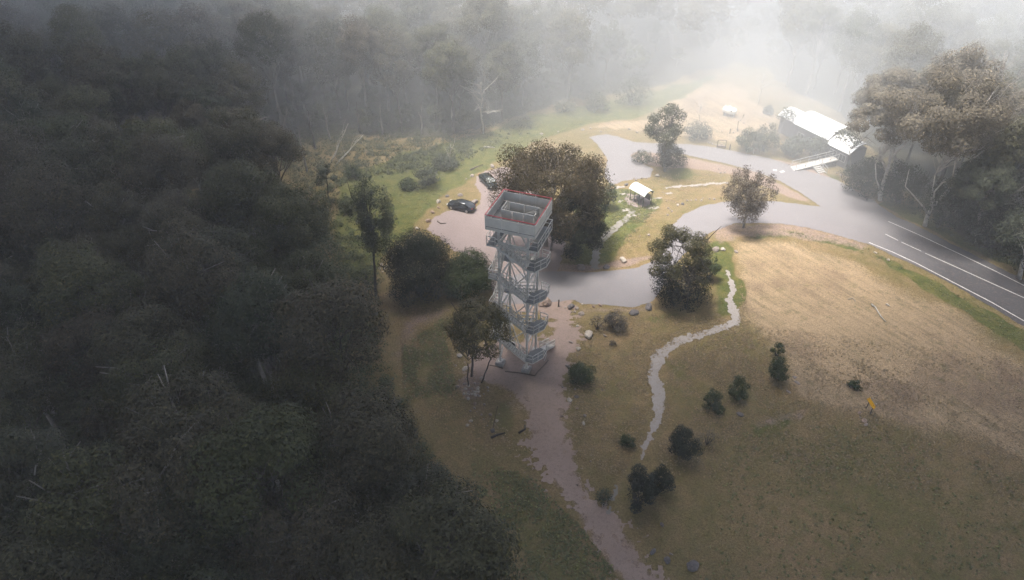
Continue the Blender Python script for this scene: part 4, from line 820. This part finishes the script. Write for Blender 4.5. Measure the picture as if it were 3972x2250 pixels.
def post(label, base, h, w=.14, top=None, mat='wood', name='post', cat='post', grp=None):
    P = G(*base); mb = MB(); e = (0, 0, h)
    if top is not None: q = G(top[0], top[1], h); e = (q[0] - P[0], q[1] - P[1], h)
    mb.bar((0, 0, -.1), e, w); mb.bar((0, 0, 0), (0, 0, .06), w * 1.5); o = mb.build(name, M[mat]); o.location = tuple(P); return tag(o, label, cat, grp)
post('single brown timber bollard in the mouth of the track below the road', (1402, 769), 1.15, .17, name='bollard', cat='bollard')
post('thin pole leaning over the brown bank left of the track', (1236, 1078), 2.3, .05, (1249, 1021), 'dark_bark', 'thin_pole', 'pole')
def c5b(x, y): return (2700 + x / 3.83) / K, (380 + y / 3.83) / K
post('short fence post in the dry field nearest the track', c5b(500, 525), .95, .14); post('tall fence post in the dry field', c5b(612, 500), 2.0, .12, c5b(628, 345)); post('leaning fence post closest to the tank', c5b(695, 292), 1.1, .1, c5b(715, 240)); post('roadside post right of the framed sign', c5b(497, 772), 1.1, .17)
post('small post on the island beside the weeping eucalyptus', c5b(1205, 1430), .8, .12); post('thin steel post at the tower corner track edge', (1366, 905), 1.6, .05, (1372, 890), 'steel')
P = G(*c5b(370, 745)); t = thing('framed_sign', 'empty timber sign frame by the roadside near the dry field', 'sign', P, R(-8)); 
for s_ in (-.75, .75): mb = MB(); mb.box((s_, 0, .8), (.1, .1, 1.6)); mb.build('post', M['wood'], t)
mb = MB(); mb.box((0, 0, 1.58), (1.6, .1, .1)); mb.build('crossbar', M['wood'], t); mb = MB(); mb.box((0, .02, .35), (1.3, .25, .35)); mb.build('base', M['rock_warm'], t)
P = G(*c5b(755, 820)); t = thing('barrier_rail', 'low grey tube barrier in front of the two touching shrubs', 'barrier', P, R(-20)); rail_run(t, [(0, 0, 0), (1.1, 0, 0)], 1.1, 'frame', M['rail'], mid=False)
# yellow board on two posts above a stone seat
def c7(x, y): return 3270 + x / 9.1, 1520 + y / 9.1
p0, p1 = un(*c7(770, 520), 1.35), un(*c7(960, 820), 1.35); mid = (p0 + p1) / 2; d = p1 - p0; t = thing('yellow_sign', 'long yellow board sign standing on the mown slope', 'sign', (mid[0], mid[1], float(hgt(mid[0], mid[1]))), math.atan2(d[1], d[0])); Ls = np.linalg.norm(d) / 2 + .15
mb = MB(); V = [(-Ls, 0, 1.15), (Ls, 0, 1.15), (Ls - .1, -.20, 1.50), (-Ls + .1, -.20, 1.50)]; V = V + [(x, y + .04, z + .03) for x, y, z in V]; V = [(x, -y, z) for x, y, z in V]
mb.add(V, [(0, 1, 2, 3), (7, 6, 5, 4), (0, 4, 5, 1), (1, 5, 6, 2), (2, 6, 7, 3), (3, 7, 4, 0)]); bd = mb.build('board', M['yellow'], t)
mb = MB(); mb.box((Ls - .35, .17, 1.42), (.14, .16, .06)); mb.build('marking', M['ink'], bd)
for s_ in (-Ls * .55, Ls * .55): mb = MB(); mb.box((s_, .1, .6), (.07, .07, 1.4)); mb.build('post', M['wood'], t); mb = MB(); mb.box((s_, .36, 1.66), (.1, .1, .06)); mb.build('bracket', M['rail'], t)
rock(*c7(590, 760), 17, 'w', 'upper flat stone of the seat under the yellow sign', zs=.5); rock(*c7(740, 1020), 26, 'w', 'long stone slab under the yellow sign', zs=.5); rock(*c7(800, 1160), 17, 'g', 'lowest stone beside the yellow sign', zs=.6); rock(*c7(610, 900), 10, 'g', 'small stone between the slabs at the yellow sign', zs=.6)
# ------------------------------------------------------------------ building with white vaulted roofs
A0_ = G(1995, 312, 3.5); d = np.array([.514, -.858]); ang = math.atan2(d[1], d[0]); t = thing('park_building', 'dark-walled building with bright white vaulted roofs, half hidden by trees', 'building', (A0_[0], A0_[1], 0), ang)
def vault(x0, x1, y0, y1, ze, rise, name='roof'):
    mb = MB(); secs = []
    for i in range(17):
        u = i / 16; y = y0 + (y1 - y0) * u; z = ze + rise * math.sin(math.pi * min(1, .08 + u * .80)); secs.append([(x0, y, z), (x1, y, z), (x1, y, z + .12), (x0, y, z + .12)])
    loft(mb, secs); return mb.build(name, M['roof'], t, False)
vault(-.2, 7.8, -.3, 6.3, 3.2, 1.9); vault(-4.6, -.2, .6, 5.4, 3.0, 1.2); vault(7.85, 12.8, -.5, 5.0, 2.7, 1.6)
for x0, x1, y0, y1, h in ((0, 7.6, .3, 5.8, 3.5), (-4.2, -.003, 1.0, 5.0, 3.2), (7.603, 12.4, .1, 4.6, 3.0)):
    mb = MB(); mb.box(((x0 + x1) / 2, (y0 + y1) / 2, h / 2), (x1 - x0, y1 - y0, h)); w_ = mb.build('wall', M['wall'], t)
for x, y in ((1.6, .3), (4.0, .3), (6.2, .3), (9.2, .1), (11.2, .1)):
    mb = MB(); mb.box((x, y - .02, 1.7), (1.3, .05, 1.2)); w_ = mb.build('window', M['glass'], t); mb = MB()
    for dx, dz, sx, sz in ((0, .62, 1.4, .08), (0, -.62, 1.4, .08), (.67, 0, .08, 1.3), (-.67, 0, .08, 1.3), (0, 0, .05, 1.2)): mb.box((x + dx, y - .055, 1.7 + dz), (sx, .05, sz))
    mb.build('frame', M['rail'], w_)
mb = MB(); mb.box((7.0, .28, 1.1), (.95, .06, 2.1)); mb.build('door', M['greensteel'], t)
# access ramp and steps
A = G(1988, 424); B = G(2098, 396, 1.3); v = B - A; vl = np.linalg.norm(v[:2]); t = thing('access_ramp', 'pale ramp with steel handrails rising from the road to the white-roofed building', 'ramp', (A[0], A[1], 0), math.atan2(v[1], v[0])); mb = MB()
w = 1.5; mb.add([(0, -w / 2, .05), (vl, -w / 2, 1.3), (vl, w / 2, 1.3), (0, w / 2, .05), (0, -w / 2, -.1), (vl, -w / 2, 1.1), (vl, w / 2, 1.1), (0, w / 2, -.1)], [(0, 1, 2, 3), (7, 6, 5, 4), (0, 4, 5, 1), (1, 5, 6, 2), (2, 6, 7, 3), (3, 7, 4, 0)]); mb.build('deck', M['ramp'], t)
rail_run(t, [(.2, w / 2, .1), (vl, w / 2, 1.3)], sp=1.6, mat=M['rail']); rail_run(t, [(.2, -w / 2, .1), (vl * .46, -w / 2, .62)], sp=1.6, mat=M['rail']); rail_run(t, [(vl * .62, -w / 2, .8), (vl, -w / 2, 1.3)], sp=1.6, mat=M['rail'])
for x in (vl * .3, vl * .6, vl - .1):
    for y in (-.65, .65): mb = MB(); mb.box((x, y, x / vl * .55), (.12, .12, x / vl * 1.1 + .05)); mb.build('support', M['wood'], t)
A = G(2046, 412, .7); B = G(2066, 437, 0); v = B - A; vl = np.linalg.norm(v[:2]); t = thing('outdoor_steps', 'short pale flight of steps with a handrail leading down from the ramp', 'steps', (A[0], A[1], 0), math.atan2(v[1], v[0]))
for i in range(5): z = .62 - i * .14; mb = MB(); mb.box((vl * (i + .5) / 6, 0, z), (.34, 1.4, .05)); mb.build('tread', M['ramp'], t)
mb = MB()
for s_ in (.72, -.72): mb.bar((0, s_, .62), (vl, s_, 0), .05, .2)
mb.build('stringer', M['rail'], t); rail_run(t, [(0, .72, .65), (vl, .72, 0)], 1.0, mat=M['rail'], sp=1.3)
# ------------------------------------------------------------------ undergrowth, ferns and grass tufts (nobody could count them)
def scatter(polys, n, rng, canopy_z=0.0, avoid=()):
    out_ = []
    for poly, m_ in polys:
        P = np.array(GP(poly)); lo, hi = P.min(0), P.max(0); lo = np.maximum(lo, [-120, 20]); hi = np.minimum(hi, [140, 230]); lo = np.maximum(lo, [-95, 16]); q = rng.random((int(m_), 2)) * (hi - lo) + lo; q = q[sdpoly(q[:, 0], q[:, 1], P) < 0]; out_.append(q)
    q = np.concatenate(out_)
    for av in avoid: q = q[sdpoly(q[:, 0], q[:, 1], GP(av)) > .4]
    return q
g = np.random.default_rng(9)
UB = [([(640,470),(700,380),(790,335),(1000,345),(1200,335),(1310,285),(1420,250),(1560,232),(1640,200),(1560,150),(1200,180),(1000,200),(700,260),(560,360)], 6500), ([(690,330),(1000,345),(1200,340),(1150,400),(1010,430),(860,460),(800,500),(760,470),(700,420)], 1500), ([(760,480),(860,460),(900,560),(930,700),(960,790),(980,900),(900,900),(820,760),(780,600)], 900),
      ([(2100,430),(2200,500),(2340,565),(2570,690),(2900,820),(2900,600),(2570,560),(2300,420),(2150,380)], 1600), ([(1000,395),(1200,345),(1330,292),(1340,330),(1230,380),(1130,430),(1000,440)], 420)]
UB += [([(-700,700),(-200,520),(500,480),(760,480),(870,640),(960,900),(1040,1080),(1200,1300),(1260,1456),(1260,2600),(-900,2600)], 26000)]
pts = scatter(UB, 0, g); sz = .35 + .75 * g.random(len(pts)); zz = hgt(pts[:, 0], pts[:, 1]); cs = np.stack([pts[:, 0], pts[:, 1], zz + sz * .35], -1)
Q = leaves(cs, np.stack([sz * 1.1, sz * 1.1, sz * .7], -1), np.full(len(pts), 34), .26, 5, up=.6, shell=.3)
tag(link('undergrowth', leafmesh('undergrowth', Q, M['scrub'], 1)), kind='stuff')
def tufts(name, poly_n, mat, h, seed, avoid=(ROAD, PARK)):
    g = np.random.default_rng(seed); q = scatter(poly_n, 0, g, avoid=avoid); keep = fbm(q[:, 0], q[:, 1], 2.5, 4) + .5 * g.random(len(q)) > .1; q = q[keep]; z = hgt(q[:, 0], q[:, 1]); s = h * (.5 + g.random(len(q)))
    cs = np.stack([q[:, 0], q[:, 1], z + s * .3], -1); Q = leaves(cs, np.stack([s * .7, s * .7, s * .45], -1), np.full(len(q), 5), h * 1.1, seed, up=2.2, shell=.2, aspect=.5)
    tag(link(name, leafmesh(name, Q, mat, seed)), kind='stuff')
M['tuft_g'] = foliage('green_grass', [(0, (.14, .15, .065)), (1, (.14, .15, .065))], .3, .2); M['tuft_d'] = foliage('dry_grass', [(0, (.27, .21, .135)), (1, (.27, .21, .135))], .3, .2)
tufts('green_grass_tufts', [([(850,500),(1010,390),(1330,290),(1640,235),(1500,300),(1330,365),(1200,430),(1110,490),(1030,570),(980,640),(890,720)], 9000), ([(1540,470),(1660,500),(1620,560),(1520,660),(1430,665),(1450,520)], 3000), ([(1825,600),(1990,592),(2180,640),(2350,738),(2570,885),(2570,828),(2180,622),(1990,582)], 2600), ([(1010,870),(1110,800),(1150,1000),(1010,1000)], 2500), ([(1180,1160),(1330,1190),(1500,1370),(1600,1456),(1250,1456)], 3500), ([(1840,1090),(2200,1060),(2570,1200),(2570,1456),(1750,1456)], 1500)], M['tuft_g'], .22, 21, (ROAD, PARK, TRACK))
tufts('dry_grass_tufts', [([(1440,800),(1640,790),(1830,800),(1640,900),(1620,1100),(1560,1200),(1440,1150),(1425,1000)], 9000), ([(1860,700),(1900,900),(1880,1060),(1700,1200),(1650,1150),(1680,900),(1850,820)], 9000), ([(1640,440),(1820,430),(1820,500),(1700,540),(1660,600),(1560,640),(1600,520)], 3000), ([(1000,770),(1180,770),(1200,1000),(1320,1130),(1180,1130),(1000,980)], 3500), ([(1700,800),(2570,910),(2570,1250),(1750,1200)], 9000), ([(1640,310),(1840,200),(1950,300),(1840,370),(1660,345),(1500,325)], 2500), ([(1060,560),(1200,430),(1330,365),(1500,320),(1600,320),(1450,350),(1210,440),(1190,520)], 2200)], M['tuft_d'], .16, 22, (ROAD, PARK, TRACK))
# ------------------------------------------------------------------ added shade clouds, haze, sun, sky
SUN = np.array([-.24, .02, .97]); SUN /= np.linalg.norm(SUN)
GAP = [(1235, 665), (1170, 570), (1120, 420), (980, 290), (450, 80), (-100, -250), (3500, -250), (3400, 300), (2860, 590), (2460, 690), (2150, 745), (1850, 755), (1600, 735), (1370, 725)]  # ground left lit; cloud coverage outside it is shaped for the falloff
GPW = np.array(GP(GAP)); crng = random.Random(3); mb = MB(); bmesh = __import__('bmesh')
bs = bmesh.new(); bmesh.ops.create_icosphere(bs, subdivisions=2, radius=1); IV = np.array([v.co[:] for v in bs.verts]); IF = [tuple(v.index for v in f.verts) for f in bs.faces]; bs.free()
VV, FF = [], []; base = 0
for ix in range(-42, 46):
    for iy in range(-14, 46):
        x = ix * 11 + crng.uniform(-4, 4); y = iy * 11 + crng.uniform(-4, 4); z = crng.uniform(150, 172); tt = z / SUN[2]
        gd = sdpoly(np.array([x - SUN[0] * tt]), np.array([y - SUN[1] * tt]), GPW)[0]
        if gd < 0 or crng.random() > min(.94 + .06 * min(1, gd / 60), gd / 21): continue
        r = crng.uniform(9.5, 12.5); q = IV * np.array([r, r, r * .6]) * (1 + .12 * RNG.normal(size=(len(IV), 1))) + [x, y, z]; VV.append(q); FF += [tuple(i + base for i in f) for f in IF]; base += len(IV)
me = bpy.data.meshes.new('added_shade_cloud'); me.from_pydata(np.concatenate(VV).tolist(), [], FF); me.update(); me.polygons.foreach_set('use_smooth', [True] * len(me.polygons))
m, nt, out = nodes('shade_cloud'); df = nt.nodes.new('ShaderNodeBsdfDiffuse'); df.inputs['Color'].default_value = (.8, .81, .84, 1); tr = nt.nodes.new('ShaderNodeBsdfTranslucent'); tr.inputs['Color'].default_value = (.8, .82, .86, 1); mx = nt.nodes.new('ShaderNodeMixShader'); mx.inputs['Fac'].default_value = .12
nt.links.new(df.outputs[0], mx.inputs[1]); nt.links.new(tr.outputs[0], mx.inputs[2]); nt.links.new(mx.outputs[0], out.inputs['Surface']); tag(link('added_shade_cloud', me, m), kind='stuff')  # unseen cloud deck, added to darken the left and bottom
def volume(name, dens, col=(1, 1, 1), anis=.0):
    m, nt, out = nodes(name); v = nt.nodes.new('ShaderNodeVolumePrincipled'); v.inputs['Color'].default_value = (*col, 1); v.inputs['Density'].default_value = dens; v.inputs['Anisotropy'].default_value = anis; nt.links.new(v.outputs['Volume'], out.inputs['Volume']); return m
mb = MB(); mb.box((0, 100, 34.5), (3400, 3400, 71)); HZ = mb.build('haze', volume('haze', .0008, (.93, .95, 1.0))); tag(HZ, kind='stuff')
me_base = (IV, IF)
def mist(vx, vy, z, rx, ry, rz_, dens, rot=0):
    P = G(vx, vy, z); q = IV3 * [rx, ry, rz_]; ca, sa = math.cos(rot), math.sin(rot); V = [(P[0] + a * ca - b_ * sa, P[1] + a * sa + b_ * ca, P[2] + c_) for a, b_, c_ in q]
    me = bpy.data.meshes.new('mist'); me.from_pydata(V, [], IF3); me.update(); tag(link('mist', me, volume('mist', dens, (.91, .955, 1.0))), kind='stuff')
bs = bmesh.new(); bmesh.ops.create_icosphere(bs, subdivisions=4, radius=1); IV3 = np.array([v.co[:] for v in bs.verts]); IF3 = [tuple(v.index for v in f.verts) for f in bs.faces]; bs.free()
def mistw(x, y, z, rx, ry, rz_, dens, rot=0):
    q = IV3 * [rx, ry, rz_]; ca, sa = math.cos(rot), math.sin(rot); V = [(x + a * ca - b_ * sa, y + a * sa + b_ * ca, z + c_) for a, b_, c_ in q]
    me = bpy.data.meshes.new('mist'); me.from_pydata(V, [], IF3); me.update(); tag(link('mist', me, volume('mist', dens, (.91, .955, 1.0))), kind='stuff')
mistw(70, 275, 0, 330, 190, 80, .0046, R(-10))
mistw(70, 275, 0, 200, 170, 72, .0034, R(-8))
mistw(45, 185, 0, 90, 70, 42, .0026, R(-20))
mistw(56, 122, 2, 36, 24, 18, .0048, R(-40))
mistw(108, 148, 4, 78, 58, 38, .0074, R(-35))
mistw(-70, 235, 4, 170, 115, 60, .0062)
sun = bpy.data.lights.new('sun', 'SUN'); sun.energy = 1.5; sun.angle = R(14); sun.color = (1, .93, .84); so = bpy.data.objects.new('sun', sun); C.objects.link(so); so.rotation_euler = Vector(SUN).to_track_quat('Z', 'Y').to_euler()
w = bpy.data.worlds.new('World'); bpy.context.scene.world = w; w.use_nodes = True; nt = w.node_tree; nt.nodes.clear(); sk = nt.nodes.new('ShaderNodeTexSky'); sk.sky_type = 'NISHITA'; sk.sun_disc = False; sk.dust_density = 5; sk.air_density = 1.0
sk.sun_elevation = math.asin(SUN[2]); sk.sun_rotation = math.atan2(SUN[0], SUN[1]); bg = nt.nodes.new('ShaderNodeBackground'); bg.inputs['Strength'].default_value = .05; wo = nt.nodes.new('ShaderNodeOutputWorld'); nt.links.new(sk.outputs[0], bg.inputs[0]); nt.links.new(bg.outputs[0], wo.inputs[0])
sc = bpy.context.scene; sc.view_settings.view_transform = 'Standard'; sc.view_settings.look = 'None'; sc.view_settings.exposure = 2.75; sc.view_settings.gamma = 1
cy = sc.cycles; cy.max_bounces = 8; cy.diffuse_bounces = 2; cy.glossy_bounces = 2; cy.transmission_bounces = 2; cy.volume_bounces = 5; cy.transparent_max_bounces = 8; cy.use_denoising = True; cy.denoiser = 'OPENIMAGEDENOISE'; cy.denoising_prefilter = 'ACCURATE'; cy.denoising_input_passes = 'RGB_ALBEDO_NORMAL'; cy.use_adaptive_sampling = True; cy.adaptive_threshold = .008
